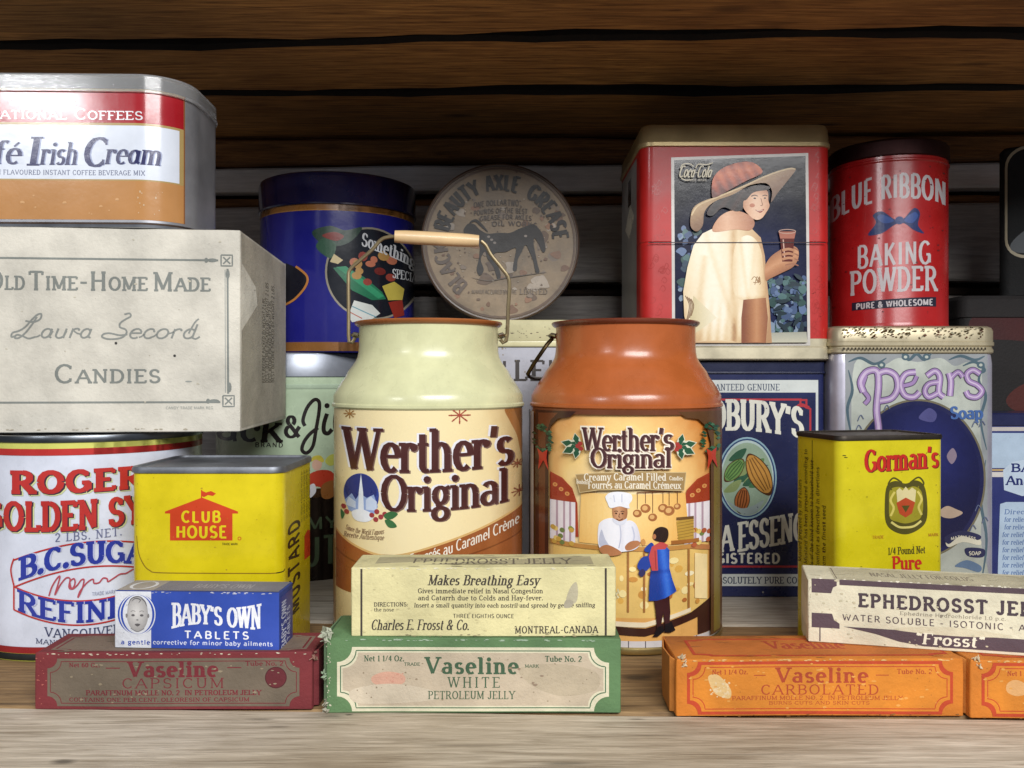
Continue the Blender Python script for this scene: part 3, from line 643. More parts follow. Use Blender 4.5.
# --- small blue and white tablet box on the maroon carton
blu, wht = M('2c4aa8', 'satin'), M('d8dbe2', 'card'); z0 = .0259
w, h, d = .0766, .0262, .020
t, pr = carton('tablet_box', 'small blue and white box with a baby portrait, on the maroon carton', 'box', X(196.5, .3864), .3864, z0, w, d, h, M('2b3f86', 'card'), -3)
c = Canvas(pr, z0, .3864, flat=(112, -w/2, 280.5, w/2))
c.rect(blu, 150, 592, 280.2, 648.5); c.rect(wht, 112.3, 592, 150, 648.5)
c.ell(blu, 136, 615, 20.5, 20.5); c.ell(wht, 136, 615, 15.2, 19.6); c.ringe(wht, 136, 615, 18, 20.3, 1.1)
skin1, skin2, skin3 = M('a9a6a4', 'card'), M('7d7a7a', 'card'), M('5c595b', 'card')
GY = ['6f6d6c', '8c8a89', 'a8a6a5', 'c0bebc', 'd2d0ce']
c.paint([(125.4, 612), (127, 603), (131.5, 598.4), (136, 597.4), (141, 598.6), (145, 603.4), (146.6, 612), (146.8, 619), (144.6, 626), (140.6, 631), (136, 632.6), (131.4, 631), (127.4, 626), (125.2, 619)], GY, lambda x, y: .95-math.hypot((x-135)/13, (y-613)/19)*.62, 170, (.8, 1.6), 70, 41)
for p in ([(126.6, 606), (129, 600), (134, 597.4), (139, 597.6), (143, 600.6)], [(130, 602), (134, 599), (139, 600.4), (137, 603.6)], [(145.4, 607), (143.6, 602), (139.6, 599)]): c.line(skin3, p, 1.1, taper=True, new=(p[0][0] == 126.6))
for x in (131.4, 140.4): c.ell(skin3, x, 616, 1.9, 1.2, 12); c.line(skin2, [(x-2.4, 612.4), (x, 611.4), (x+2.4, 612.2)], .6)
c.ell(skin2, 135.9, 620.6, 1.3, .7, 10); c.poly(skin3, [(133.2, 625.2), (136, 624.2), (138.8, 625.2), (136, 627.2)], smooth=True); c.ell(skin2, 124.8, 616.4, 1.1, 2.2, 10); c.ell(skin2, 147.2, 616.4, 1.1, 2.2, 10)
c.line(skin2, [(129, 629), (136, 632.4), (143, 629)], .7)
wv = lambda x, y: (x, 614+(y-614)*(1.12-.30*math.sin((x-172)/89*math.pi*1.0))-1.6*math.sin((x-172)/89*6.28))
c.text(M('e6e8ee', 'card'), "BABY'S OWN", 172, 262, 626, 21, th=.24, tn=.13, serif=.5, small=None, warp=wv)
c.text(M('e6e8ee', 'card'), 'TABLETS', 184, 250, 638, 7, th=.22, tn=.17, serif=0, track=.24)
c.text(M('cdd4ea', 'card'), 'corrective for minor baby ailments', 152, 274, 644.6, 4.4, th=.19, tn=.15, serif=0, track=.1, new=True); c.text(blu, 'a gentle', 119, 149, 645, 4.4, th=.19, tn=.15, serif=0, track=.1)
c.scuff(M('b9bdd0', 'card'), 151, 592, 280, 593.4, 26, .2, .8, 4); c.scuff(M('bfc2c9', 'card'), 113, 593, 149, 648, 8, .3, 1)
c.build('label', t)
c2 = Canvas(pr, z0, .40, flat=(280.5, w/2, 299, w/2+d)); c2.rect(M('27398a', 'satin'), 280.8, 590, 298.6, 648)
up_ = lambda x0, y0: (lambda x, y: (x0+(y), y0-(x)))
c2.text(M('c9cfe4', 'card'), "BABY'S OWN", 0, 46, 0, 6, th=.2, tn=.14, serif=0, warp=up_(289, 641)); c2.text(M('c9cfe4', 'card'), 'TABLETS', 0, 34, 0, 3.6, th=.2, tn=.14, serif=0, warp=up_(294, 638))
c2.build('label', t)
tc_ = topcanvas(w, d, h); tc_.rect(M('a09a94', 'card'), 1, 4, 23, 96); tc_.rect(M('7b7a86', 'card'), 23, 4, 99, 96); tc_.ringe(wht, 12, 50, 7, 34, 2); ttext(tc_, M('9a98a0', 'card'), "BABY'S OWN", 44, 80, 70, 36, th=.16, tn=.12, serif=.4); tc_.build('label', t)

carts = [o for o in COL.objects if o.get('category') in ('carton', 'box') and o.parent is None]
for i, o in enumerate(carts):
    bow(o, .125, (.0005, -.0004, .0006, -.0005, .0005, -.0007, .0002)[i % 7], (.02, -.015, .012, .02, -.02, .015, .01)[i % 7], i*1.7)

# ================================================================ tins
steel, steeld, brass, wire = M('b9bdc2', 'metal'), M('4a4c50', 'dull'), M('b79a58', 'metal'), M('8f8060', 'foil')
def can_canvas(Xc, Yc, R, zb, px0=None):
    D = math.hypot(Xc, Yc); return Canvas(Prism(circle(R, 120)), zb, (D-R)*Yc/D, can=(Xc, Yc, R))

# --- the two milk-churn tins
def churn(label, px, Yc, shell, wrap_mat, rim_mat, ear=0):
    Xc = X(px, Yc); R = .0562; t = thing('toffee_tin', label, 'tin', (Xc, Yc, 0), facing(Xc, Yc), 'milk-churn shaped toffee tins')
    mb = MB(); lathe(mb, [(R-.001, .0042), (R, .0048), (R, .1318)], wrap_mat); mb.build('body', t)
    mb = MB(); lathe(mb, [(R-.001, 0), (R+.0006, .0004), (R+.0011, .002), (R+.0006, .0038), (R-.0006, .0046)], M('c5b37a', 'metal')); mb.build('base_rim', t)
    mb = MB(); q = [(R+.0004, .1316), (R+.0012, .1325), (R+.0012, .1338), (R+.0003, .1346), (R+.0002, .1386), (R-.0008, .1405)]
    q += [(R-.0022, .1430), (R-.0042, .1462), (R-.0066, .1494), (.0480, .1528), (.0456, .1558), (.0437, .1586), (.0425, .1610), (.0419, .1640), (.0416, .168), (.0416, .1782), (.0418, .1795)]
    lathe(mb, q, shell, cap0=False); mb.build('shoulder', t)
    mb = MB(); lathe(mb, [(.0418, .1790), (.0430, .1796), (.0440, .1806), (.0443, .1814), (.0438, .1821), (.0425, .1823), (.0412, .1816), (.0405, .1806)], rim_mat); mb.build('rim', t)
    for s_, an in ((-1, 0), (1, ear)):
        ca, sa = math.cos(R_(an)), math.sin(R_(an))
        mb = MB(); mb.tube([(x*ca-y*sa, x*sa+y*ca, z) for x, y, z in ((s_*.0415, -.004, .1745), (s_*.0440, -.003, .1752), (s_*.0455, 0, .1745), (s_*.0440, .003, .1736), (s_*.0415, .004, .1742))], .0011, M('c9c2ac', 'metal'), 8); mb.build('ear', t)
    return t, Xc, R
t, Xc, R = churn('pale green and cream churn tin with its wood-grip handle standing up', 429, .5125, M('d2d2a6', 'tin'),
                 glow_print('cream_label_print', 'ecdcae', 'e9d6a4', 'c09a60', (-.012, -.0572, .085), (.075, .2, .16)), M('9a5a2c', 'tin'))
hd = thing_handle = MB()
arc = catmull([(-.0478, .1745), (-.0478, .190), (-.0479, .208), (-.0470, .2135), (-.0415, .2188), (-.034, .2255), (-.0285, .2318), (-.0235, .2335), (-.0195, .2338)], False, 4)
mb = MB(); mb.tube([(-.0440, 0, .1728), (-.0458, 0, .1700), (-.0474, 0, .1705)]+[(x, 0, z) for x, z in arc], .00115, wire, 8); hw = mb.build('handle', t)
arc = catmull([(.0315, .2318), (.0345, .2290), (.0375, .2235), (.0440, .2155), (.0485, .2080), (.0480, .1920), (.0474, .1760)], False, 4)
mb = MB(); mb.tube([(x, 0, z) for x, z in arc]+[(.0466, 0, .1712), (.0448, 0, .1702), (.0432, 0, .1722)], .00115, wire, 8); mb.build('handle_wire', hw)
mb = MB(); pts = [Vector((-.0205, 0, .2338)).lerp(Vector((.0300, 0, .2318)), i/8) for i in range(9)]
mb.tube(pts, [.0036, .0040, .0041, .0041, .0041, .0041, .0041, .0040, .0036], M('d9b98a', 'satin'), 20); mb.build('grip', hw)
c = can_canvas(Xc, .5125, R, 0)
brn, glow = M('4a2320', 'tin'), M('e6e4ea', 'tin')
c.poly(M('a8703c', 'tin'), [(505, 410), (522, 410), (522, 462), (517, 440), (510, 424)], smooth=True); c.poly(M('8a5a30', 'tin'), [(514, 410), (522, 410), (522, 440), (519, 426)], smooth=True)
c.poly(M('9c5a2e', 'tin'), [(336, 538), (350, 548), (375, 556), (400, 555), (440, 545), (480, 533), (522, 517), (522, 600), (336, 600)], smooth=False)
c.line(M('d8b070', 'tin'), [(336, 539), (352, 549), (378, 556.5), (402, 555), (440, 544.5), (480, 532), (522, 516)], 2.2)
c.line(M('7d4420', 'tin'), [(336, 560), (352, 566), (378, 570), (420, 567), (470, 557), (522, 545)], 1.6)
wt = lambda x, y: (x, y-(x-430)*.020-.0011*(x-430)**2*.2)
c.text(M('eee6d6', 'tin'), 'Bonbons Fourrés au Caramel Crème', 372, 519, 557, 11, th=.15, tn=.10, serif=0, warp=lambda x, y: (x, y-(x-440)*.285+ (0)), track=.02)
for dx, dy, m, th in ((-1.5, -1.2, glow, .225), (1.0, .8, M('7d6258', 'tin'), .21), (0, 0, brn, .185)):
    c.text(m, 'Werther', 344+dx, 489+dx, 471+dy, 41, new=True, th=th, tn=.085, serif=.55, track=-.01, warp=wt)
    c.text(m, "'s", 490+dx, 513+dx, 471+dy, 41, th=th, tn=.085, serif=.4, track=-.04, warp=wt)
    c.text(m, 'Original', 381+dx, 509+dx, 510+dy, 34, th=th, tn=.085, serif=.55, track=-.01, warp=wt)
navy = M('1f2f7a', 'tin')
c.ell(M('2a3f95', 'tin'), 361.5, 497, 17.6, 21.5); c.ell(navy, 361, 492, 16, 15.5)
c.poly(M('8fa6d8', 'tin'), [(345, 505), (352, 497), (356, 503), (360, 496), (367, 500), (374, 496), (378, 508), (374, 516), (362, 519), (349, 515)])
c.poly(M('dfe6f2', 'tin'), [(358.4, 514), (359, 495), (361.2, 476), (363.4, 495), (364.2, 514)]); c.poly(M('c4d2ec', 'tin'), [(366, 512), (366, 502), (371, 498), (377, 503), (377, 512)]); c.poly(M('c4d2ec', 'tin'), [(346, 510), (349, 501), (356, 505), (356, 512)])
c.poly(M('e4e8f0', 'tin'), [(352, 516), (362, 512), (374, 517), (368, 524), (356, 524)], smooth=True)
berry, leaf = M('9c3a40', 'tin'), M('3c6e40', 'tin')
for x, y in ((372, 517), (377, 513), (381, 518), (376, 521), (344, 512), (347, 517), (385, 515)): c.ell(berry, x, y, 2.6, 2.6, 10)
c.poly(leaf, [(384, 516), (391, 512), (398, 514), (393, 519), (387, 520)], smooth=True); c.poly(leaf, [(385, 521), (392, 521), (397, 527), (389, 528)], smooth=True); c.poly(leaf, [(341, 516), (345, 520), (342, 526)], smooth=True)
c.text(M('7a5a44', 'tin'), 'Since the World Famous', 346, 384, 534, 5, th=.15, tn=.08, slant=.2, warp=lambda x, y: (x, y+ .012*(x-364)**2*-.5+3)); c.text(M('7a5a44', 'tin'), 'Recette Authentique', 344, 384, 542, 5, th=.15, tn=.08, slant=.2, warp=lambda x, y: (x, y-.05*(x-344)+1))
def flake(m, x, y, r, w):
    for k in range(4): a = R_(45*k); c.line(m, [(x-r*math.cos(a), y-r*.8*math.sin(a)), (x+r*math.cos(a), y+r*.8*math.sin(a))], w, smooth=False)
    for k in range(8): a = R_(45*k); c.ell(m, x+r*.75*math.cos(a), y+r*.6*math.sin(a), w*.8, w*.8, 8)
flake(M('a9783c', 'tin'), 350, 415, 6, .9); flake(M('a84a3a', 'tin'), 459.5, 415.5, 11, 1.1); flake(M('8a4a30', 'tin'), 517, 470, 6, 1); flake(M('8a4a30', 'tin'), 519, 500, 8, 1)
c.rect(M('b48a4a', 'tin'), 332, 551, 335.6, 640)
c.build('label', t)

t, Xc, R = churn('orange churn tin pictured with a cook and a child in a blue coat', 625, .5125, M('ab5a2a', 'tin'),
                 glow_print('orange_label_print', 'f8ebc4', 'f2cf88', 'c9772e', (-.002, -.0572, .066), (.058, .2, .092)), M('6d3320', 'tin'), 40)
mb = MB(); mb.tube(catmull([(-.0445, .173), (-.0475, .1668), (-.0535, .1575), (-.0575, .1515)], False, 5) and [Vector(p) for p in
     [(-.0440, 0, .1728), (-.0470, -.003, .1690), (-.0510, -.004, .1630), (-.0560, -.002, .1560), (-.0592, .002, .1512), (-.0592, .006, .1500), (-.0570, .018, .1485), (-.0520, .036, .1480), (-.0400, .056, .1485), (-.030, .0655, .149)]], .0013, M('5a4a30', 'metal'), 8); hw = mb.build('handle', t)
mb = MB(); mb.tube([(.0345, .0285, .1728), (.0372, .0330, .1660), (.0420, .0400, .1560), (.0440, .0460, .1500), (.0420, .0530, .1480), (.0375, .0600, .1485), (.030, .0655, .149)], .0013, M('5a4a30', 'metal'), 8); mb.build('handle_wire', hw)
mb = MB(); mb.tube([(-.030, .0655, .149), (-.01, .0665, .149), (.01, .0665, .149), (.030, .0655, .149)], .0038, M('d9b98a', 'satin'), 16); mb.build('grip', hw)
c = can_canvas(Xc, .5125, R, 0)
T_ = lambda h_: M(h_, 'tin')
dbr, brm, tan = T_('3a1c14'), T_('6b3a22'), T_('c89a58')
c.rect(T_('c9c4c4'), 531, 640, 719, 650); 
for k in range(9): c.rect(T_('55525a'), 560+k*17, 641, 561+k*17, 649)
c.rect(T_('d9a45c'), 531, 618, 712, 641)
c.rect(T_('e2bd6e'), 553, 546, 708, 618)                     # glass counter front
rnd = random.Random(3)
for k in range(46):
    x, y = rnd.uniform(560, 704), rnd.uniform(556, 610); c.ell(T_(rnd.choice(['f0dc9c', 'c98f44', 'b06a34', 'f4e8c0', 'd8a850'])), x, y, rnd.uniform(2, 5), rnd.uniform(1.6, 4), 12, new=(k % 4 == 0))
c.rect(T_('c08a48'), 551, 545, 690, 551); c.rect(T_('e8c888'), 551, 545, 690, 546.6)
for x in (627, 643, 687): c.rect(T_('a06c38'), x, 551, x+2, 612)
c.poly(T_('b8794a'), [(690, 545), (709, 551), (709, 556), (690, 551)]); c.poly(T_('f0d8a0'), [(694, 556), (706, 560), (706, 606), (694, 602)])
c.poly(dbr, [(552, 618), (600, 626), (645, 628), (690, 616), (712, 604), (712, 612), (709, 640), (697, 640), (697, 622), (645, 636), (600, 634), (552, 627)])
c.poly(T_('e8d8b8'), [(552, 612), (600, 621), (645, 622), (690, 611), (690, 615), (645, 627), (600, 626), (552, 618)])
for s_, xa, xb in ((1, 551, 579), (-1, 708, 681)):           # arched windows
    c.poly(T_('a84026'), [(xa, 476), (xa+s_*12, 481), (xa+s_*22, 491), (xa+s_*27, 506), (xa+s_*28, 540), (xa+s_*24, 540), (xa, 506)], smooth=False, new=True)
    c.poly(T_('a03a22'), [(xa, 478), (xa+s_*12, 483), (xa+s_*21, 493), (xa+s_*25, 505), (xa, 505)], new=True)
    for k in range(3): flx, fly = xa+s_*(5+k*6), 489+k*4; c.ell(T_('d89a58'), flx, fly, 2.4, 2.2, 10); c.ell(T_('c46a3c'), flx, fly, 1.1, 1.1, 8)
    c.rect(T_('e9e2e6'), min(xa, xa+s_*25), 505, max(xa, xa+s_*25), 546, new=True)
    for k in (6, 13, 19): c.rect(T_('b59aa8'), min(xa+s_*k, xa+s_*(k+2)), 505, max(xa+s_*k, xa+s_*(k+2)), 546)
    for k in range(12): c.ell(T_(rnd.choice(['c9a24a', '8a9a4a', 'e4c878', 'b05a3a', '6f8048'])), xa+s_*rnd.uniform(0, 25), rnd.uniform(532, 552), 2.6, 2.6, 10, new=(k % 3 == 0))
c.paint([(582, 494), (684, 494), (688, 545), (640, 545), (580, 545)], ['d89a4a', 'e6b464', 'f0cc84', 'f6e0ac'], lambda x, y: .85-math.hypot((x-622)/70, (y-512)/60)*.6, 300, (2, 4), 20, 34, False)
# pans on their rail
c.line(brm, [(637, 492), (677, 491)], .9, smooth=False)
for x, y, r in ((637, 513, 4.4), (645, 508, 5), (652, 517, 4.4), (662, 508, 4.8), (668, 511, 5.4), (676, 507, 3.4)):
    c.line(brm, [(x, 492), (x, y-r)], .7, smooth=False); c.ell(T_('a86a3a'), x, y, r, r*.9, 16, new=True); c.ell(T_('e0b070'), x-.6, y-.4, r*.55, r*.5, 12, new=True)
# basket
c.poly(T_('b8923c'), [(675, 522), (692, 519), (692, 541), (677, 541)]); c.rect(T_('6b4a22'), 675, 518, 692, 521)
for k in range(6): c.line(T_('8f6c2c'), [(676, 524+k*3), (692, 522.5+k*3)], .6, smooth=False)
c.rect(T_('a0642e'), 670, 541, 697, 545)
# cook: coat, arms, face, hat
whi, shd, skin = T_('eef0f6'), T_('c9cde0'), T_('b87c54')
c.paint([(600, 548), (599, 528), (603, 521), (612, 518), (622, 521), (631, 520), (637, 526), (640, 540), (636, 548), (625, 551), (612, 552)], ['a9a6b8', 'c9c7d4', 'e2e2ea', 'f0f1f6'], lambda x, y: .9-abs((x-616)/26)**2*.6-.25*math.exp(-((x-622)/2)**2), 240, (1, 2), 80, 31)
c.poly(shd, [(600, 546), (602, 530), (606, 540), (612, 550)], smooth=True); c.line(shd, [(620, 524), (621, 536), (619, 548)], 1.2); c.line(shd, [(632, 526), (634, 536), (631, 546)], 1.4)
c.poly(skin, [(600, 549), (607, 545), (616, 548), (622, 553), (612, 556), (603, 554)], smooth=True); c.poly(skin, [(625, 546), (630, 541), (637, 540), (640, 543), (634, 548), (627, 550)], smooth=True)
c.paint([(612.6, 510), (614, 506), (625.6, 506), (627.4, 511), (626.6, 517), (623, 522), (617, 522), (613.4, 517)], ['96603e', 'b07a54', 'c89570', 'dcb08a'], lambda x, y: .75-abs((x-618.5)/8)*.6, 90, (.8, 1.5), 80, 33)
for ex in (616.4, 622.6): c.ell(T_('3a1c12'), ex, 513.2, 1.1, .8, 8, new=(ex < 620)); c.line(T_('4a2818'), [(ex-1.8, 511.4), (ex, 510.8), (ex+1.8, 511.3)], .7)
c.line(T_('5a2418'), [(616.6, 518.6), (619.6, 520), (623, 518.4)], .9); c.line(T_('6a3820'), [(619.8, 513), (619, 516.4), (620.4, 516.8)], .7)
c.poly(T_('dfe2ee'), [(613, 518), (620, 521), (627, 518), (625, 523), (619, 525), (614, 522)], smooth=True)
c.poly(whi, [(611, 508), (608, 503), (606, 497), (610, 493), (617, 491.5), (625, 492), (631, 494), (632, 499), (629, 504), (629, 508), (620, 506)], smooth=True, new=True); c.line(shd, [(614, 495), (615, 502)], 1); c.line(shd, [(622, 494), (622, 502)], 1)
# child: legs, shoes, coat, scarf, hair
c.poly(T_('3a1a1c'), [(653, 596), (668, 596), (669, 612), (668, 628), (664, 628), (662, 612), (660, 626), (656, 628), (655, 612)]); c.poly(T_('151014'), [(652, 636), (657, 626), (662, 625), (663, 631), (657, 636)]); c.poly(T_('151014'), [(663, 632), (664, 624), (670, 622), (674, 631), (669, 633)])
bl, bl2 = T_('1f3f98'), T_('2f62c8')
c.paint([(648, 600), (649, 578), (651, 566), (647, 556), (650, 546), (662, 543), (668, 550), (668, 568), (671, 580), (675, 592), (664, 598), (656, 600)], ['14245e', '1a347e', '2148a4', '2d60c6', '4a82dc'], lambda x, y: .35+.5*math.exp(-((x-664-.12*(y-570))/5)**2)-.2*math.exp(-((y-571)/2)**2), 260, (1, 1.9), 80, 32, False)
c.poly(bl, [(644, 548), (650, 542), (653, 545), (650, 551), (645, 551)], smooth=True); c.poly(bl, [(637, 566), (641, 557), (648, 556), (650, 565), (643, 571)], smooth=True)
c.poly(T_('2a2a5a'), [(638, 572), (642, 568), (645, 572), (641, 576)], smooth=True); c.poly(T_('c89050'), [(640, 541), (643, 538), (645, 542), (643, 545)], smooth=True)
c.poly(T_('c04a48'), [(651, 546), (660, 541), (667, 545), (664, 549), (656, 549), (657, 570), (651, 570), (648, 556)], new=True); c.line(T_('8f2f34'), [(654, 550), (655, 569)], .8, smooth=False)
c.poly(T_('2a1712'), [(652, 535), (654, 529), (660, 526.5), (666, 529), (667, 536), (664, 542), (657, 541), (653, 539)], smooth=True, new=True); c.ell(T_('b87850'), 653.4, 536, 1.8, 2.6, 10)
# timber frame of the shop front
c.poly(brm, [(536, 410), (719, 410), (719, 414.5), (690, 415), (560, 415), (536, 414.5)], new=True)
c.poly(dbr, [(538, 412), (578, 412), (572, 418), (560, 420), (553, 428), (551, 444), (551, 645), (538, 645)], new=True); c.poly(brm, [(541, 415), (560, 414), (553, 422), (548, 440), (547, 645), (542, 645)])
c.poly(T_('5a3a1c'), [(676, 412), (719, 412), (719, 644), (708, 644), (708, 444), (704, 428), (696, 420), (684, 418)], new=True); c.poly(T_('7d6a2a'), [(711, 430), (717, 430), (717, 642), (711, 642)])
c.rect(T_('b9b4b2'), 533.4, 414, 536.4, 650); c.rect(T_('2a2026'), 530.6, 414, 533.2, 650)
g1, g2 = T_('1f4a34'), T_('3f7050')
for cx, cy in ((545.5, 443), (707.5, 440)):
    for k in range(40):
        a = rnd.uniform(0, 6.28); rr = rnd.uniform(.65, 1.05); x, y = cx+9*rr*math.cos(a), cy+15*rr*math.sin(a)
        c.poly(g1 if k % 3 else g2, [(x-2.4, y), (x, y-1.6), (x+2.4, y+.6), (x, y+1.8)], new=(k in (0, 20)))
    c.poly(T_('c03a28'), [(cx-5, cy+10), (cx, cy+14), (cx+5, cy+10), (cx+4, cy+19), (cx+6, cy+32), (cx+1, cy+22), (cx-4, cy+33), (cx-3, cy+19)], new=True)
for s_, cx in ((1, 580), (-1, 677)):
    for a, l in ((100, 17), (165, 17), (215, 18), (262, 17)):
        a = R_(a if s_ > 0 else 180-a); dx, dy = math.cos(a), -math.sin(a) if False else math.sin(a)
        p0, p1 = (cx, 447), (cx+dx*l*.95, 447-dy*l*.75); nx, ny = -(p1[1]-p0[1])*.26, (p1[0]-p0[0])*.26; q = lambda f, s: (p0[0]+(p1[0]-p0[0])*f+nx*s, p0[1]+(p1[1]-p0[1])*f+ny*s)
        c.poly(T_('d8d8c0'), [q(0, 0), q(.3, 1.15), q(.65, 1.0), q(1.06, 0), q(.65, -1.0), q(.3, -1.15)], new=True); c.poly(T_('28563c'), [q(0, 0), q(.25, .9), q(.42, .55), q(.6, .85), q(1, 0), q(.6, -.85), q(.42, -.55), q(.25, -.9)], new=True)
    for dx, dy in ((0, 0), (3, 2.5), (2.4, -2.6)): c.ell(T_('a83a34'), cx+s_*dx, 447+dy, 2.3, 2.3, 10, new=(dx == 0))
# banner and name
c.poly(T_('a88a5a'), [(578, 476), (600, 473), (640, 471), (683, 473), (681, 491), (640, 488), (600, 490), (582, 494)], new=True); c.closed(T_('d4bc8c'), [(578, 476), (600, 473), (640, 471), (683, 473), (681, 491), (640, 488), (600, 490), (582, 494)], .8)
bw = lambda x, y: (x, y+.0022*(x-635)**2*.4-1)
c.text(T_('f2ead6'), 'Creamy Caramel Filled', 586, 664, 480.5, 7, th=.18, tn=.09, serif=.4, warp=bw); c.text(T_('f2ead6'), 'Fourrés au Caramel Crémeux', 590, 678, 488.5, 7, th=.18, tn=.09, serif=.4, warp=bw); c.text(T_('f2ead6'), 'Candies', 667, 680, 480, 4, th=.18, tn=.1, warp=bw); c.text(T_('f2ead6'), 'Bonbons', 579, 590, 485, 4, th=.18, tn=.1)
for dx, dy, m, th in ((0, 0, T_('f3ead8'), .32), (.7, .6, T_('8a6a60'), .2), (0, 0, T_('4a2a2c'), .175)):
    hh = lambda x, y: (x, y-.012*(x-627))
    c.text(m, 'Werther', 585+dx, 657+dx, 450+dy, 22, new=True, th=th, tn=.085 if th < .3 else .24, serif=.5, track=-.01, warp=hh); c.text(m, "'s", 657+dx, 671+dx, 450+dy, 22, th=th, tn=.085 if th < .3 else .24, serif=.4, track=-.02, warp=hh)
    c.text(m, 'Original', 592+dx, 669+dx, 467+dy, 19, th=th, tn=.085 if th < .3 else .24, serif=.5, track=-.01, warp=hh)
c.build('label', t)

# --- golden syrup can
Yc, R = .508, .061; Xc = -.250
t = thing('syrup_can', 'large white round can with red and blue lettering, under the candy box', 'can', (Xc, Yc, 0), facing(Xc, Yc)); H = .1185
mb = MB(); lathe(mb, [(R-.0004, .0035), (R-.0002, H-.003)], M('d3d8e6', 'tin')); mb.build('body', t)
mb = MB(); lathe(mb, [(R-.001, 0), (R+.0008, .0006), (R+.0011, .002), (R+.0006, .0036), (R-.001, .0042)], M('3a3d3c', 'dull')); mb.build('base_rim', t)
mb = MB(); lathe(mb, [(R-.001, H-.0042), (R+.0008, H-.0036), (R+.0011, H-.002), (R+.0006, H-.0002), (R-.001, H), (R-.0022, H-.0006), (R-.0026, H-.003), (R-.006, H-.0034)], M('6d7278', 'metal')); mb.build('rim', t)
mb = MB(); lathe(mb, [(R-.014, H-.0034), (R-.0145, H-.0008), (R-.016, H-.0002), (R-.020, H-.0006)], M('8f949a', 'metal')); mb.build('lid', t)
c = can_canvas(Xc, Yc, R, 0); a, b = c.limits; a -= 60; b += 6
ygr, rd, drk, bl = T_('cfcf6a'), T_('b8302c'), T_('3c2a3c'), T_('28389a')
c.rect(ygr, a, 440.6, b, 448); c.rect(rd, a, 448, b, 454.6); c.rect(T_('8f2024'), a, 643.5, b, 650); c.rect(T_('b8b84a'), a, 650, b, 657.5)
for dx, dy, m, th in ((2.2, 1.8, M('cfd49a', 'tin'), .34), (1.2, 1.0, drk, .31), (0, 0, rd, .27)):
    c.text(m, 'ROGERS', 11+dx, 166+dx, 490+dy, 19.5, new=True, th=th*1.3, tn=.19, serif=.5, track=.1, warp=lambda x, y: (x, y-.0008*(x-90)**2*.0+(90-x)*.01))
    c.text(m, 'GOLDEN SYRUP', -16+dx, 200+dx, 525+dy, 26, th=th*.86, tn=.18, serif=.35, track=.07, warp=lambda x, y: (x, y-.00055*(x-92)**2*.3+(92-x)*.02+2))
c.text(T_('6a6f92'), '2 LBS. NET.', 55, 122, 538.5, 8, th=.14, tn=.08, track=.14, warp=lambda x, y: (x, y-(x-90)*.03))
arch = lambda k, y0: (lambda x: y0+k*(x-92)**2)
def crv(k, y0, w, m=rd, xa=14, xb=172): c.line(m, [(x, y0+k*(x-92)**2) for x in range(xa, xb+1, 8)], w)
crv(.0027, 541.5, 1.5); crv(.0030, 566.5, 1.5); crv(-.0026, 600, 1.5); crv(-.0028, 624, 1.5)
for x in (14, 170): c.line(rd, [(x, 556.5), (x-3*(1 if x < 90 else -1), 568), (x, 583)], 1.5); c.line(rd, [(x, 583), (x, 607)], 1.5, smooth=False)
for dx, m, th in ((.9, M('b8bede', 'tin'), .30), (0, bl, .25)):
    c.text(m, 'B.C.SUGAR', 20+dx, 164+dx, 562.5, 20, new=True, th=th, tn=.14, serif=.9, track=.06, warp=lambda x, y: (x, y+.0027*(x-92)**2))
    c.text(m, 'REFINERY', 18+dx, 168+dx, 620.5, 18.5, th=th, tn=.14, serif=.9, track=.06, warp=lambda x, y: (x, y-.0026*(x-92)**2))
sg = T_('b04a58')
for p, w in (([(49, 593), (52, 584), (57, 576), (60, 574), (58, 582), (55, 592), (60, 583), (66, 576), (70, 577), (69, 585), (72, 587), (75, 582), (74, 577), (70, 580), (72, 587), (77, 584), (81, 579), (84, 579), (82, 588), (78, 596), (80, 590), (87, 582), (93, 579), (94, 583), (99, 583), (103, 579), (107, 580), (108, 583), (114, 580), (120, 577), (126, 577), (133, 574), (142, 572)], 1.5),):
    c.line(sg, p, w)
c.text(T_('9aa0b8'), 'TRADE MARK', 92, 116, 595.5, 3.4, th=.16, tn=.12, serif=0)
c.text(T_('3c4468'), 'VANCOUVER, B.C.', 45, 150, 634.5, 8.4, th=.15, tn=.09, track=.08, warp=lambda x, y: (x, y-.0016*(x-96)**2+2)); c.text(T_('3c4468'), 'MANUFACTURED IN CANADA', 36, 160, 641.5, 4.6, th=.16, tn=.1, track=.08, warp=lambda x, y: (x, y-.0012*(x-96)**2+2))
c.build('label', t)

# --- jack-and-jill peanut butter can and the blue tin on it
Yc, R = .684, .0655; Xc = X(302, Yc)
t = thing('peanut_butter_can', 'mint green and brown can with black script, under the blue round tin', 'can', (Xc, Yc, 0), facing(Xc, Yc))
mb = MB(); lathe(mb, [(R-.0004, .0), (R, .002), (R, .149)], M('b9cdb0', 'tin')); mb.build('body', t)
mb = MB(); lathe(mb, [(R+.0002, .1405), (R+.0006, .1412), (R+.0006, .1436), (R-.0003, .1444), (R-.0003, .1476), (R-.0018, .149)], M('b4c8b0', 'tin'), cap0=False); mb.build('shoulder', t)
mb = MB(); lathe(mb, [(R-.0014, .1492), (R-.0002, .1497), (R-.0002, .1655), (R-.001, .1668), (R-.004, .1672)], M('9aa0ac', 'foil')); mb.build('lid', t)
c = can_canvas(Xc, Yc, R, 0); blk, a, b = T_('1d1618'), c.limits[0]-90, c.limits[1]+6
c.rect(T_('4a3018'), a, 489, b, 520); c.rect(T_('22160e'), a, 498, b, 640)
c.text(blk, 'Jack', 196, 283, 441, 26, th=.20, tn=.10, serif=.4, slant=.12, track=.02); c.text(blk, '&', 284, 302, 437, 21, th=.2, tn=.12)
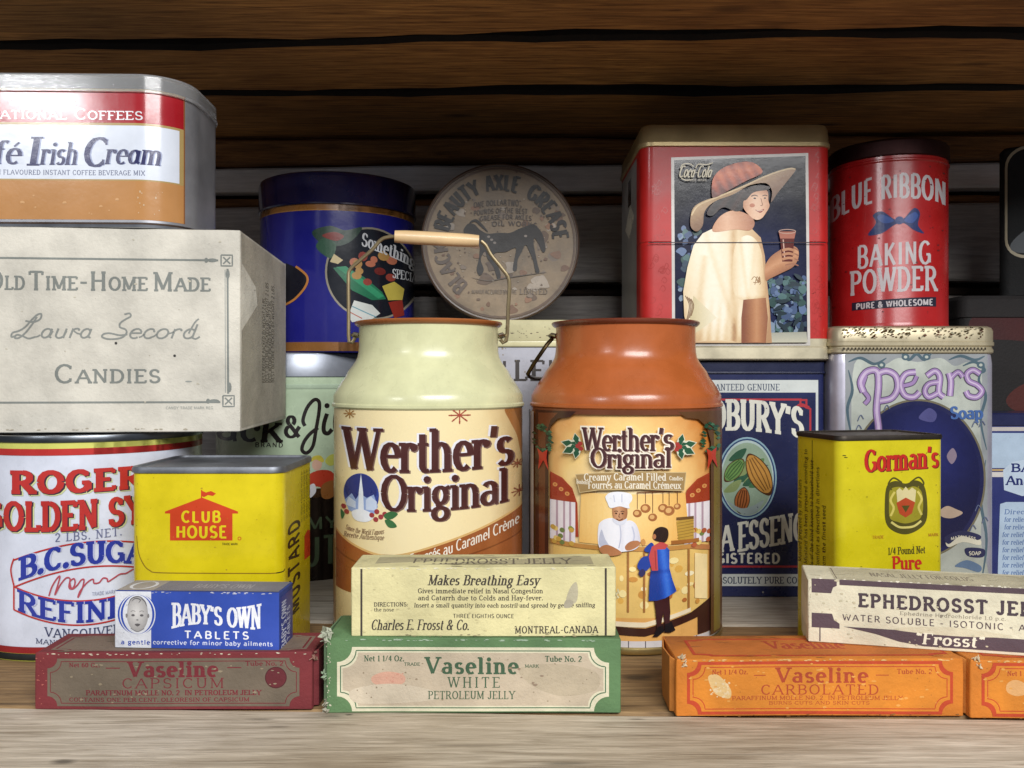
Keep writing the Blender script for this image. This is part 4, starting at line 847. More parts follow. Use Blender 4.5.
for p, w in (([(305, 426), (303, 420), (307, 408), (314, 400), (319, 402), (319, 412), (316, 430), (313, 446), (307, 453), (302, 450), (304, 442), (310, 434), (318, 428)], 3.6), ([(327, 414), (324, 424), (324, 432), (328, 434), (332, 430)], 4.2), ([(338, 400), (335, 420), (336, 432), (341, 432)], 4), ([(349, 400), (345, 420), (346, 432), (352, 430)], 4)): c.line(blk, p, w)
c.ell(blk, 327, 406, 2.6, 2.6); c.text(blk, 'BRAND', 255, 283, 447, 4.4, th=.2, tn=.15, serif=0, track=.2)
c.poly(T_('b83a24'), [(308, 476), (318, 471), (330, 472), (336, 480), (334, 494), (326, 498), (320, 488), (309, 486)], smooth=True); c.poly(T_('8f5a2a'), [(322, 486), (334, 482), (340, 492), (330, 500), (322, 498)], smooth=True)
c.ell(T_('d8b09a'), 317, 465, 5, 6); c.poly(T_('cfc04a'), [(311, 462), (313, 457), (320, 456), (324, 461), (322, 463), (316, 460)], smooth=True); c.poly(T_('c9cc60'), [(325, 462), (330, 456), (337, 456), (337, 464), (330, 467)], smooth=True); c.poly(T_('dcdce0'), [(308, 488), (314, 484), (316, 492), (310, 498)], smooth=True)
c.text(T_('3c4a34'), 'PEANUT', 230, 338, 566, 28, th=.2, tn=.12, serif=0, track=.1); c.text(T_('3a2a1c'), 'BUTTER', 236, 338, 606, 22, th=.2, tn=.12, serif=0, track=.1); c.text(T_('3c4a34'), 'CREAMY', 250, 338, 530, 12, th=.2, tn=.12, serif=0, track=.1)
c.build('label', t)
zb = .1674; R = .0605; Xc = X(338.5, Yc)
t = thing('candy_tin', 'dark blue round tin with gold bands and a gift medallion, behind the upright handle', 'tin', (Xc, Yc, zb), facing(Xc, Yc))
dbl = M('1c1d78', 'gloss'); H = .1335
mb = MB(); lathe(mb, [(R-.001, 0), (R, .001), (R, .112)], dbl); mb.build('body', t)
mb = MB(); lathe(mb, [(R+.0014, H-.0245), (R+.0018, H-.0235), (R+.0012, H-.0225), (R+.0012, H-.004), (R+.0002, H-.001), (R-.002, H), (R-.008, H-.001), (R-.012, H-.0035)], M('121238', 'gloss')); mb.build('lid', t)
c = can_canvas(Xc, Yc, R, zb); a, b = c.limits[0]-60, c.limits[1]+20; gld = M('8a5c2c', 'tin')
c.rect(gld, a, 199, b, 210.5); c.rect(M('a8793c', 'tin'), a, 209.5, b, 210.5); c.rect(gld, a, 342, b, 351)
c.ell(M('121620', 'gloss'), 372, 272, 46, 46); c.ringe(M('8f8878', 'tin'), 372, 272, 46, 46, 2)
c.poly(T_('1d3a2c'), [(312, 232), (330, 226), (345, 230), (362, 226), (352, 240), (338, 246), (322, 244)], smooth=True); c.poly(T_('27503a'), [(316, 246), (324, 238), (336, 244), (332, 258), (322, 254)], smooth=True)
c.poly(T_('7a2a22'), [(322, 236), (334, 232), (344, 236), (336, 241)], smooth=True); c.poly(T_('c8b88a'), [(330, 262), (334, 254), (343, 260), (338, 264)])
c.poly(T_('1f6a4a'), [(333, 268), (345, 266), (364, 276), (382, 290), (386, 297), (372, 299), (352, 290)], smooth=False); c.poly(T_('2f8a62'), [(336, 267), (346, 266), (384, 294), (378, 297)])
for k in range(14): x, y = rnd.uniform(352, 392), rnd.uniform(252, 285); c.ell(T_(rnd.choice(['8a3a30', 'b06a50', '6a2420', 'a8824a'])), x, y, rnd.uniform(3, 6), rnd.uniform(3, 5), 12, new=(k % 3 == 0))
c.poly(T_('b8a84a'), [(382, 284), (394, 278), (404, 284), (402, 296), (388, 298)]); c.poly(T_('8a2a20'), [(388, 300), (402, 296), (404, 312), (394, 316)]); c.poly(T_('c8ccc8'), [(348, 316), (354, 300), (372, 304), (380, 312), (372, 318), (352, 322)]); c.line(T_('5a90a0'), [(352, 306), (366, 312), (376, 316)], 1); c.line(T_('b06050'), [(350, 312), (362, 318)], 1)
c.text(T_('c9ccd0'), 'Something', 361, 414, 244, 13, th=.2, tn=.1, slant=.1, warp=lambda x, y: (x, y+(x-361)*.28)); c.text(T_('c9ccd0'), 'SPECIAL', 392, 420, 274, 9, th=.18, tn=.1)
c.poly(T_('14141e'), [(286, 262), (302, 270), (308, 280), (300, 296), (286, 304)]); c.line(T_('b87a3c'), [(296, 266), (307, 276), (306, 286), (296, 298), (286, 304)], 2.2)
c.build('label', t)

# --- tin behind the churns and the round grease can standing on edge on it
t = thing('cream_tin', 'cream and white rectangular tin seen between the two churn tins', 'tin', (X(528, .60), .60+.04, 0), 0)
w, d = .13, .08
mb = MB(); rbox(mb, w, d, .006, [(.001, 0), (0, .001), (0, .172)], M('b9bac4', 'tin')); mb.build('body', t)
mb = MB(); rbox(mb, w+.002, d+.002, .007, [(0, .1705), (-.0006, .1712), (-.0006, .1722), (0, .173), (.0004, .1745), (0, .1752), (0, .1885), (.001, .1895), (.003, .1898)], M('cfc9a0', 'tin')); mb.build('lid', t)
c = Canvas(Prism(rrect(w, d, .006)), 0, .60, flat=(436, -w/2, 620, w/2)); dk = M('3a3432', 'old')
c.text(dk, 'LE', 514, 545, 380, 19, th=.2, tn=.12, serif=.5, track=.14); c.rect(dk, 503, 361, 506, 367); c.rect(dk, 549, 360, 552, 374); c.scuff(M('8a7a60', 'old'), 480, 330, 570, 372, 24, .3, 1)
c.build('label', t)
c2 = Canvas(Prism(rrect(w+.002, d+.002, .007)), 0, .599, flat=(436, -w/2, 620, w/2)); c2.scuff(M('5a4a34', 'old'), 470, 331, 600, 337.5, 40, .2, .9, 2.2); c2.scuff(M('8f8666', 'old'), 470, 323, 600, 330, 16, .2, .7, 2); c2.build('label', t)
R, th_ = .0585, .042; Yf = .632
t = thing('grease_can', 'rusty round grease can standing on edge with a black horse on its lid', 'can', (X(499, Yf), Yf+th_/2, Z(241, Yf)), 3.5)
t.location.z = .1898+R+.0008
def onedge(prof, mat, n=120):   # lathe about the y axis
    m_ = MB(); m_.loft([[(r*math.sin(2*math.pi*k/n), y, r*math.cos(2*math.pi*k/n)) for k in range(n)] for r, y in prof], mat); return m_
rust, face = M('4a372a', 'old'), M('86745c', 'old')
onedge([(R-.003, -th_/2+.010), (R-.0012, -th_/2+.012), (R-.0012, th_/2-.002), (R-.003, th_/2)], M('352820', 'old')).build('body', t)
onedge([(R-.0012, -th_/2+.0013), (R-.0016, -th_/2+.0002), (R-.0006, -th_/2), (R+.0006, -th_/2+.0008), (R+.0008, -th_/2+.004), (R+.0006, -th_/2+.0135), (R-.001, -th_/2+.014)], rust).build('lid', t)
class Disc:
    def at(s, u, v, h): return (u, -th_/2+.0011-h, v)
    def cuts(s, a, b): return []
c = Canvas(Disc(), 0, Yf, flat=(499-79, -79*Yf/F, 499+79, 79*Yf/F)); c.z = lambda y: (241-y)*Yf/F
def polar(x, y): a = R_(x); r = 62-y; return (499+r*math.sin(a), 241-r*math.cos(a))
pit, blk = M('5f4d3e', 'old'), M('171311', 'old')
c.ell(face, 499, 241, 76.4, 76.4, 90)
for k in range(70):
    a, r = rnd.uniform(0, 6.28), 74*math.sqrt(rnd.uniform(.05, 1)); x, y, q = 499+r*math.cos(a), 241+r*math.sin(a), rnd.uniform(1.5, 9)
    if math.hypot(x-499, y-241)+q*1.3 < 76: c.poly([pit, M('7a6c5e', 'old'), M('a09486', 'old'), M('6a4e3a', 'old'), M('85624a', 'old')][k % 5], [(x+q*rnd.uniform(.5, 1.2)*math.cos(i*.785), y+q*rnd.uniform(.4, 1)*math.sin(i*.785)) for i in range(8)], smooth=True, new=True)
c.ringe(M('5a4636', 'old'), 499, 241, 74.6, 74.6, 2.2)
c.scuff(pit, 452, 196, 548, 292, 90, .3, 1.6, 1.2); c.scuff(M('a89c8c', 'old'), 452, 196, 548, 292, 60, .3, 1.3, 1.2)
pt = lambda s, a0, a1, r, h, **k: c.addg(k.pop('m', blk), [[[polar2(x, y, r) for x, y in q] for q in g] for g in glyphs(s, a0*r*.01745, a1*r*.01745, 0, h, **k)])
def polar2(x, y, r): a = x/r; rr = r-y; return (499+rr*math.sin(a), 241-rr*math.cos(a))
pt('BLACK', -142, -90, 53, 14, th=.26, tn=.16, serif=0, track=.12, m=M('574b42', 'old')); pt('BEAUTY', -78, -22, 53, 15, th=.32, tn=.18, serif=0, track=.12); pt('AXLE', -15, 18, 53, 15, th=.32, tn=.18, serif=0, track=.12); pt('GREASE', 29, 86, 53, 15, th=.32, tn=.18, serif=0, track=.12)
sm = M('4a403a', 'old'); rk = lambda x, y: (x, y-(x-495)*.02-.001*(x-495)**2)
for s_, x0, x1, y, h_ in (('ONE DOLLAR', 472, 505, 203, 5), ('TWO', 506, 517, 204, 6), ('POUNDS OF THE BEST', 472, 526, 211, 4.6), ('GREASE FOR AXLES', 478, 530, 217.5, 4.6), ('OIL WORKS', 490, 536, 224, 4.6)): c.text(sm, s_, x0, x1, y, h_, th=.2, tn=.13, serif=0, track=.1, warp=lambda x, y: (x, y-(x-500)*.04+.0025*(x-500)**2))
c.text(M('6a5e52', 'old'), 'MANUFACTURED BY THE', 470, 515, 292, 4, th=.16, tn=.1, serif=0); c.text(M('6a5e52', 'old'), 'LIMITED', 518, 546, 292, 5, th=.16, tn=.1)
horse = [(463, 226), (467, 222), (473, 223), (478, 228), (486, 232), (497, 231), (508, 231), (517, 227), (525, 224), (531, 222), (536, 225), (541, 232), (543, 240), (544, 248), (541, 250), (537, 242), (533, 236), (532, 242), (534, 252), (536, 262), (538, 270), (534, 270), (532, 260), (528, 250), (524, 243), (520, 250), (516, 258), (515, 268), (511, 268), (513, 256), (514, 246), (504, 250), (494, 251), (490, 256), (496, 264), (499, 274), (496, 277), (492, 266), (486, 257), (483, 250), (479, 258), (482, 268), (478, 274), (475, 268), (477, 258), (478, 246), (475, 238), (470, 234), (465, 234), (462, 230)]
c.poly(blk, horse, smooth=True, new=True); c.line(blk, [(468, 221), (474, 219), (480, 224), (486, 230)], 3, taper=True)
for x, y in ((490, 238), (493, 241), (524, 234), (487, 235)): c.ell(M('8a8078', 'old'), x, y, 1.6, 1.2, 10, new=(x == 490))
c.line(M('5a5046', 'old'), [(470, 276), (486, 279), (505, 276), (525, 273), (545, 270)], 1, taper=True)
c.build('lid_print', t)

# --- cocoa tin with the picture tin on top
Yf = .577; w, d, H = .109, .098, .1605; xc = X(745, Yf)
t = thing('cocoa_tin', 'dark blue cocoa tin with a cocoa pod medallion, under the red picture tin', 'tin', (xc, Yf+d/2, 0), 0)
nvy = M('1c2450', 'tin')
mb = MB(); rbox(mb, w, d, .004, [(.0006, 0), (0, .0008), (0, .1525)], nvy); mb.build('body', t)
mb = MB(); rbox(mb, w+.0016, d+.0016, .005, [(0, .1515), (-.0005, .152), (-.0004, .153), (.0002, .1535), (.0002, H-.0012), (.0014, H)], M('171d3c', 'tin')); mb.build('lid', t)
c = Canvas(Prism(rrect(w, d, .004)), 0, Yf, flat=(665, -w/2+.0008, 825, w/2-.0008)); crm, redl, wl = T_('c9cfcc'), T_('a83038'), T_('d4d4c8')
c.rect(crm, 667, 380, 819, 392.5); c.text(T_('4a5468'), 'GUARANTEED GENUINE', 694, 780, 390.3, 6.2, th=.16, tn=.1, track=.1)
c.rect(crm, 667, 574, 823, 586); c.text(T_('2c3650'), 'ABSOLUTELY PURE COCOA', 712, 814, 583.3, 6.2, th=.18, tn=.11, track=.06)
c.rect(crm, 816.5, 392, 819, 432); c.rect(T_('1a2148'), 667, 397, 815, 569)
c.closed(redl, notch(671, 399.5, 811, 566.5, 9), 2); c.rect(redl, 800, 399, 808, 407); c.rect(T_('1a2148'), 802, 401, 806, 405); c.line(redl, [(795, 409), (801, 404), (810, 407)], 1.6)
aw = lambda x, y: (x, y+.0016*(x-741)**2+(x-741)*.03-2)
c.text(wl, "CADBURY'S", 680, 804, 431, 28, th=.24, tn=.15, serif=.3, track=.06, warp=aw)
aw2 = lambda x, y: (x, y-(x-760)*.13-.0009*(x-760)**2*.0)
c.text(wl, 'COCOA', 668, 733, 546, 25, th=.22, tn=.13, serif=.3, track=.05, warp=aw2); c.text(wl, 'ESSENCE', 738, 816, 548, 27, th=.22, tn=.13, serif=.3, track=.05, warp=lambda x, y: (x, y-(x-760)*.17-1))
c.text(wl, 'REGISTERED', 699, 780, 563, 9.4, th=.24, tn=.18, serif=0, track=.1)
c.ell(T_('86a6b4'), 747, 478, 30, 41); c.ell(T_('24406a'), 747, 478, 28.5, 39.3); c.ell(T_('a9bcbc'), 747, 478, 27, 37.8); c.ell(T_('8aa08c'), 747, 479, 25.8, 36.4)
for k in range(10): x, y = rnd.uniform(728, 760), rnd.uniform(452, 500); c.poly(T_(rnd.choice(['3f6a48', '5a7c50', '7a8a5a', '2c5440'])), [(x-9, y+5), (x-1, y-4), (x+9, y-7), (x+3, y+4)], smooth=True, new=True)
def pod(cx, cy, rx, ry, ang, m1, m2):
    a = R_(ang); q = lambda u, v: (cx+u*math.cos(a)-v*math.sin(a), cy+u*math.sin(a)+v*math.cos(a))
    c.poly(T_('4a2c18'), [q(-rx*1.1, 0), q(-rx*.7, -ry*.75), q(0, -ry*1.12), q(rx*.7, -ry*.8), q(rx*1.15, 0), q(rx*.7, ry*.8), q(0, ry*1.12), q(-rx*.7, ry*.75)], smooth=True, new=True)
    c.poly(m1, [q(-rx, 0), q(-rx*.7, -ry*.65), q(0, -ry), q(rx*.7, -ry*.7), q(rx, 0), q(rx*.7, ry*.7), q(0, ry), q(-rx*.7, ry*.65)], smooth=True, new=True)
    for f in (-.6, -.2, .2, .6): c.line(m2, [q(-rx*.85, f*ry*.6), q(0, f*ry*1.05), q(rx*.85, f*ry*.6)], 1.1)
pod(759, 474, 21, 10, 62, T_('b0803c'), T_('6f4a20')); pod(742, 500, 12, 7, 100, T_('9a5a30'), T_('5a3018')); pod(734, 470, 13, 7, 130, T_('5f8448'), T_('35552c'))
c.poly(T_('8a9a9a'), [(726, 500), (740, 508), (752, 506), (764, 500), (756, 512), (742, 514)], smooth=True, new=True)
c.scuff(M('3a3f58', 'tin'), 668, 395, 820, 590, 40, .2, .7); c.ell(T_('8a8a8a'), 763, 592, 1.1, 1.1, 10)
c.build('label', t)

Yf = .572; w, d, H = .1285, .108, .1600; zb = .1607; xc = X(736.5, Yf)
t = thing('picture_tin', 'tall red tin picturing a woman in a wide orange hat, on the dark blue tin', 'tin', (xc, Yf+d/2, zb), 0)
gldm = M('b3a075', 'foil')
mb = MB(); rbox(mb, w, d, .009, [(0, .0145), (0, .0785), (.0004, .079), (.0004, .0795), (0, .080), (0, .145)], M('b01410', 'satin')); mb.build('body', t)
mb = MB(); rbox(mb, w, d, .009, [(.0008, 0), (-.0006, .001), (-.0006, .0085), (.0002, .0092), (.0001, .0146)], M('cfc6aa', 'foil')); mb.build('base', t)
mb = MB(); rbox(mb, w+.001, d+.001, .0095, [(0, .1435), (-.0008, .144), (-.0008, .1465), (0, .1475), (.0006, .1560), (.002, .1587), (.005, .1597), (.008, .16)], gldm); mb.build('lid', t)
c = Canvas(Prism(rrect(w, d, .009)), zb, Yf, flat=(642, -w/2, 830, w/2))
sw = M('a82a26', 'tin')
for k in range(60):
    x, y = rnd.choice([rnd.uniform(652, 668), rnd.uniform(811, 822)]), rnd.uniform(150, 335); s_ = rnd.choice([-1, 1])
    c.line(sw, [(x-3, y+2), (x, y-3*s_), (x+3, y), (x+1, y+3*s_), (x-1, y+1)], .7, new=(k % 20 == 0))
c.poly(T_('c8c4be'), [(671.6, 157.5), (806.6, 153), (808.6, 345.5), (672.6, 346)]); c.poly(glow_print('pictured_dusk', '27305c', '181c38', '0c0d18', (.004, -.064, .05), (.07, .3, .075), 'gloss'), [(674.6, 160.3), (803.8, 156), (805.8, 342.5), (675.6, 343)])
# flowers behind her, cloud of leaves
fl = [M('3f5478', 'tin'), M('5a6f92', 'tin'), M('2a3f52', 'tin'), M('4a6a6a', 'tin'), M('7a8ca0', 'tin'), M('2c4a48', 'tin')]
for k in range(150):
    if k < 34: x, y = rnd.uniform(678, 700), rnd.uniform(226, 300)
    else: x, y = rnd.uniform(766, 803), rnd.uniform(278, 338)
    r = rnd.uniform(2, 5.5); c.poly(fl[k % 6], [(x+r*rnd.uniform(.5, 1.1)*math.cos(i*1.05), y+r*rnd.uniform(.5, 1.1)*math.sin(i*1.05)) for i in range(6)], smooth=True, new=(k % 3 == 0))
for k in range(16): x, y = rnd.uniform(776, 800), rnd.uniform(276, 332); a = rnd.uniform(0, 3.14); c.poly(M('182c36', 'tin'), [(x-6*math.cos(a), y-6*math.sin(a)), (x-2*math.sin(a), y+2*math.cos(a)), (x+6*math.cos(a), y+6*math.sin(a)), (x+2*math.sin(a), y-2*math.cos(a))], smooth=True, new=(k % 4 == 0))
c.paint([(676, 330), (690, 318), (720, 334), (804, 332), (805, 342.5), (676, 343)], ['6a7068', '8a8c7c', 'a8a89a', 'c0bda8'], lambda x, y: (y-318)/26, 120, smooth=False, ang=10)
sk, sk2 = M('b07a56', 'tin'), M('8f5a40', 'tin')
FL = ['b08a66', 'cbab80', 'dec7a0', 'eadbbc', 'f3ead6']
c.paint([(690, 343), (684, 316), (683, 292), (687, 268), (693, 246), (702, 234), (716, 227), (736, 226), (750, 229), (759, 238), (763, 256), (765, 280), (768, 310), (770, 343)], FL,
        lambda x, y: .97-abs((x-708-.12*(y-240))/48)**1.5*.8-max(0, (y-316)/70)-.42*math.exp(-((x-732)/3.2)**2)-.3*math.exp(-((x-699+.12*(y-300))/3)**2)*(y > 255)-.22*math.exp(-((x-716-.3*(y-270))/2.6)**2)+.16*math.sin(x*.75+y*.06)*min(1, max(0, (y-296)/14)), 900, (1.2, 2.5), 78, 5, False)
c.paint([(734, 246), (744, 236), (754, 240), (760, 254), (762, 276), (763, 296), (748, 301), (734, 296), (731, 274)], FL, lambda x, y: .95-abs((x-745)/19)**1.7*.8-.22*math.exp(-((x-739-.12*(y-240))/1.8)**2)-.3*math.exp(-((y-300)/3)**2)-.14*math.exp(-((x-753+.1*(y-250))/2)**2), 260, (1.1, 2.1), 84, 6)
c.paint([(742, 300), (764, 298), (766, 318), (764, 343), (740, 343), (740, 318)], ['84503a', '9c6848', 'b5805a', 'c89870'], lambda x, y: .8-abs((x-755)/15), 150, (1.1, 2.2), 85, 7, False)
for k in range(6): c.line(M('9a7650', 'tin'), [(750+k*1.6, 280+(k % 3)*2.5), (753+k*1.2, 277+(k % 2)*6), (757+k*.4, 282)], .7, new=(k == 0))
c.paint([(693, 296), (716, 318), (694, 334), (688, 330)], ['c4b68c', 'd8cca8', 'e6dec2'], lambda x, y: (x-688)/24, 60, (1.1, 2.0), 40, 8, False)
for k in range(4): c.line(M('7a5a3c', 'tin'), [(685+k*1.8, 296+k), (689+k*1.4, 306), (686+k*1.6, 322-k*2)], .9, new=(k == 0))
# forearm and hand round a tumbler
c.paint([(763, 268), (768, 258), (777, 251), (787, 246), (795, 249), (796, 258), (791, 267), (780, 273), (768, 279), (764, 281)], ['84503a', '9c6848', 'b5805a', 'cc9a74'], lambda x, y: .85-abs((y-262+.6*(x-778))/14)*.7, 150, (1, 1.9), 150, 15)
for k in range(4): c.line(sk2, [(783, 250+k*5.2), (790, 248+k*5.4), (796, 251+k*5)], 1.2, new=(k == 0))
c.poly(M('5a1f18', 'gloss'), [(778, 238), (792, 238), (790, 262), (780, 262)], smooth=False, new=True); c.poly(M('a86a58', 'gloss'), [(776.6, 232), (793.4, 232), (792, 239), (778, 239)]); c.line(M('c9a898', 'gloss'), [(781, 240), (782.6, 260)], 1.1, smooth=False); c.ringe(M('b89888', 'gloss'), 785, 232, 8.2, 2, .8)
for k in range(3): c.line(sk, [(780, 251+k*4.4), (786, 249.5+k*4.4), (792, 251+k*4)], 2.6, new=(k == 0))
# neck, face, hair, hat
SK = ['94604a', 'b27c5e', 'c99776', 'dcb090', 'e8c6aa']
c.paint([(712, 232), (718, 218), (732, 211), (748, 216), (753, 224), (748, 231), (734, 230)], SK, lambda x, y: .75-abs((x-726)/26)*.6, 130, (1.1, 2.1), 60, 9)
c.paint([(740, 198), (748, 190), (761, 188.5), (766, 193), (766.4, 201), (767.6, 206.6), (764.6, 212.6), (759.6, 219), (753, 220), (745, 213), (741, 206)], SK, lambda x, y: .92-abs((x-755)/13)**1.6*.5-max(0, (197-y)/14), 170, (.8, 1.6), 80, 10)
ey = M('33201c', 'tin')
c.line(ey, [(749.6, 197), (752.8, 195.8), (756, 196.8)], .9, new=True); c.line(ey, [(760.6, 196.6), (763.2, 195.8), (765.4, 196.6)], .8); c.ell(ey, 753, 199, 1.35, .8, 10); c.ell(ey, 763, 198.8, 1.1, .75, 10); c.line(M('8a5438', 'tin'), [(759, 199), (760.6, 205.4), (758.6, 206.2)], .7, new=True)
c.poly(M('96382e', 'tin'), [(753.4, 210.4), (757.6, 211), (762.4, 209.6), (758.6, 213.4)], smooth=True, new=True); c.line(M('e2cdb8', 'tin'), [(754.8, 211), (758, 211.6), (761, 210.7)], .7, new=True)
c.ell(M('c07a5c', 'tin'), 750.6, 206, 2.6, 2.0, 14, new=True)
HR = ['150c0a', '241512', '37211a', '4c3022']
c.paint([(706, 214), (714, 202), (730, 194), (742, 190), (746, 196), (742, 202), (741, 210), (734, 212), (722, 208), (712, 216)], HR, lambda x, y: .4+.3*math.sin(x*.5+y*.3), 130, (1, 2), 30, 11)
c.paint([(739, 198), (750, 187), (767, 187), (766, 190.4), (752, 193), (744, 201)], HR, lambda x, y: .4, 50, (.8, 1.4), 20, 12)
c.paint([(690, 226), (692, 210), (702, 202), (720, 196), (742, 187), (764, 176), (784, 169.6), (793, 170), (788, 178), (776, 193), (769, 203), (770, 192), (764, 184), (748, 186), (732, 195), (714, 202), (704, 212), (702, 226), (696, 232)],
        ['4a3426', '6a4c38', '8a6a50', 'a8885f', 'c4a87c'], lambda x, y: .62-.018*(y-(226-.52*(x-690)))-.1, 420, (1, 2.2), -25, 13)
c.line(M('cdb488', 'tin'), [(691, 216), (698, 206), (716, 198), (742, 187), (766, 176), (786, 169.6), (793, 170)], 1.5, new=True)
c.paint([(711, 196), (712, 180), (720, 170), (734, 164), (748, 162.6), (757, 167), (760, 174), (744, 182), (726, 192), (715, 198)], ['5e1f0e', '86341a', 'ad4c26', 'c8643a', 'd97e50'], lambda x, y: .8-abs((y-172+.25*(x-735))/16)*.7+.16*math.sin(x*.6-y*.3), 300, (1.1, 2.2), 110, 14)
# lettering in the corner
cc = M('c9bfa0', 'tin')
c.text(cc, 'Cocɑ-Colɑ', 678, 710, 178, 11.5, th=.17, tn=.08, serif=0, slant=.28, track=-.02)
c.line(cc, [(680, 169), (683, 165), (689, 164.6), (693, 167)], 1, new=True); c.line(cc, [(695, 169), (698, 165), (706, 165.4), (712, 163.6)], 1.1); c.line(cc, [(681, 179), (686, 181), (692, 180)], 1)
c.text(M('8a8270', 'tin'), 'TRADE MARK', 686, 706, 182, 2.4, th=.2, tn=.14, serif=0)
c.rect(M('2a1418', 'tin'), 650, 242.6, 822, 243.5, new=True)
c.build('label', t)
c2 = Canvas(Prism(rrect(w, d, .009)), zb, Yf+d/2, flat=(622, -w/2-d, 642, -w/2)); c2.rect(M('8f8c8c', 'satin'), 623.5, 170, 639, 330); c2.poly(M('cfcabc', 'tin'), [(628, 225), (633, 205), (637, 222), (632, 238)]); c2.rect(M('2c2622', 'tin'), 631, 180, 634, 206); c2.build('label', t)

# --- soap tin and the baking powder can on it
Yf = .566; w, d = .1095, .088; xc = X(915.5, Yf)
t = thing('soap_tin', 'silver and cream soap tin with a dark blue oval, under the round red can', 'tin', (xc, Yf+d/2, 0), 0)
pal, lil, sil = M('c2c8be', 'foil'), M('8f78a8', 'tin'), M('b4b2ac', 'metal')
mb = MB(); rbox(mb, w, d, .009, [(.0006, 0), (0, .0008), (0, .158), (.0006, .163), (.0012, .1655)], M('b4b2c0', 'foil')); mb.build('body', t)
mb = MB(); rbox(mb, w+.0006, d+.0006, .0095, [(.0002, .165), (-.0006, .1658), (-.0006, .1676), (.0002, .1686), (.0002, .1695), (-.0010, .1703), (-.0010, .1725), (-.0004, .173), (-.0004, .1800), (.0006, .1822), (.003, .1834)], M('b8ad90', 'foil')); mb.build('lid', t)
c = Canvas(Prism(rrect(w+.0014, d+.0014, .0095)), 0, Yf, flat=(833, -w/2, 998, w/2))
for k in range(170): x, y = rnd.uniform(842, 984), rnd.uniform(327.4, 338); c.ell(M(rnd.choice(['6d5c3c', '8f7c54', 'd8cfae', '7a4a3a', '54482e']), 'metal'), x, y, rnd.uniform(.6, 1.7), rnd.uniform(.4, 1.0), 8, new=(k % 5 == 0))
for k in range(40): c.rect(M('5a5348', 'metal'), 842+k*3.6, 347.6, 843.8+k*3.6, 350, new=(k == 0))
c.build('lid_print', t)
c = Canvas(Prism(rrect(w, d, .009)), 0, Yf, flat=(831, -w/2, 995, w/2))
c.rect(M('8a8f92', 'satin'), 843, 354, 985, 604)
c.poly(pal, [(852, 364), (870, 362), (880, 366), (896, 358), (915, 362), (938, 358), (952, 366), (966, 362), (979, 372), (977, 420), (981, 480), (978, 540), (980, 600), (850, 600), (852, 500), (849, 430)], smooth=True, new=True)
teal = M('4a5f6a', 'tin')
for p in ([(846, 362), (858, 358), (872, 364), (884, 358)], [(898, 352), (906, 360), (914, 354), (922, 360), (930, 352)], [(946, 360), (958, 356), (972, 360), (982, 356)], [(982, 366), (976, 380), (983, 396), (978, 420), (984, 450)], [(983, 460), (978, 500), (984, 540), (979, 580)], [(846, 370), (850, 390), (845, 410), (850, 440)], [(960, 366), (972, 362), (982, 370), (976, 374)]): c.line(teal, p, 3.2, taper=True, new=(p[0][0] == 846 and p[0][1] == 362))
for x, y in ((903, 357), (924, 357), (978, 365), (879, 365)): c.ell(teal, x, y, 4, 3.4, 16); c.ell(pal, x, y, 1.8, 1.5, 10, new=True)
c.ell(M('6a6450', 'tin'), 915, 479, 68, 80, 70, new=True); c.ell(M('181b48', 'tin'), 915, 479, 66, 78, 70, new=True)
c.paint([(915+62*math.cos(R_(a)), 479+74*math.sin(R_(a))) for a in range(0, 360, 15)], ['12143a', '181b48', '20245a', '2c3270', '3c4488'], lambda x, y: .75-math.hypot((x-922)/60, (y-455)/70)*.7, 420, (2, 4.5), 70, 21); c.poly(M('b09a86', 'tin'), [(936, 512), (944, 506), (953, 509), (960, 513), (950, 518), (940, 517)], smooth=True, new=True); c.poly(M('8a7a8a', 'tin'), [(944, 456), (950, 448), (954, 456), (949, 464)], smooth=True); c.poly(M('4a4a7c', 'tin'), [(916, 418), (926, 408), (934, 414), (930, 422)], smooth=True)
cre, ink_ = M('c9c4b0', 'tin'), M('23264a', 'tin')
c.poly(cre, [(944, 540), (960, 534), (976, 538), (977, 545), (960, 542), (946, 547)], smooth=True, new=True); c.poly(ink_, [(942, 537), (958, 530.6), (977, 535), (975, 540), (958, 536), (946, 544)], smooth=True, new=True); c.poly(ink_, [(963, 548), (981, 549), (980, 557), (965, 556)], smooth=True); c.text(cre, 'MATCHLESS', 948, 973, 539.5, 3, th=.2, tn=.14, serif=0, warp=lambda x, y: (x, y+.012*(x-960)**2-1)); c.text(cre, 'SOAP', 966, 978, 555, 3.6, th=.2, tn=.14, serif=0)
c.poly(M('5a6f8a', 'tin'), [(952, 566), (964, 560), (978, 566), (976, 572), (962, 568)], smooth=True, new=True)
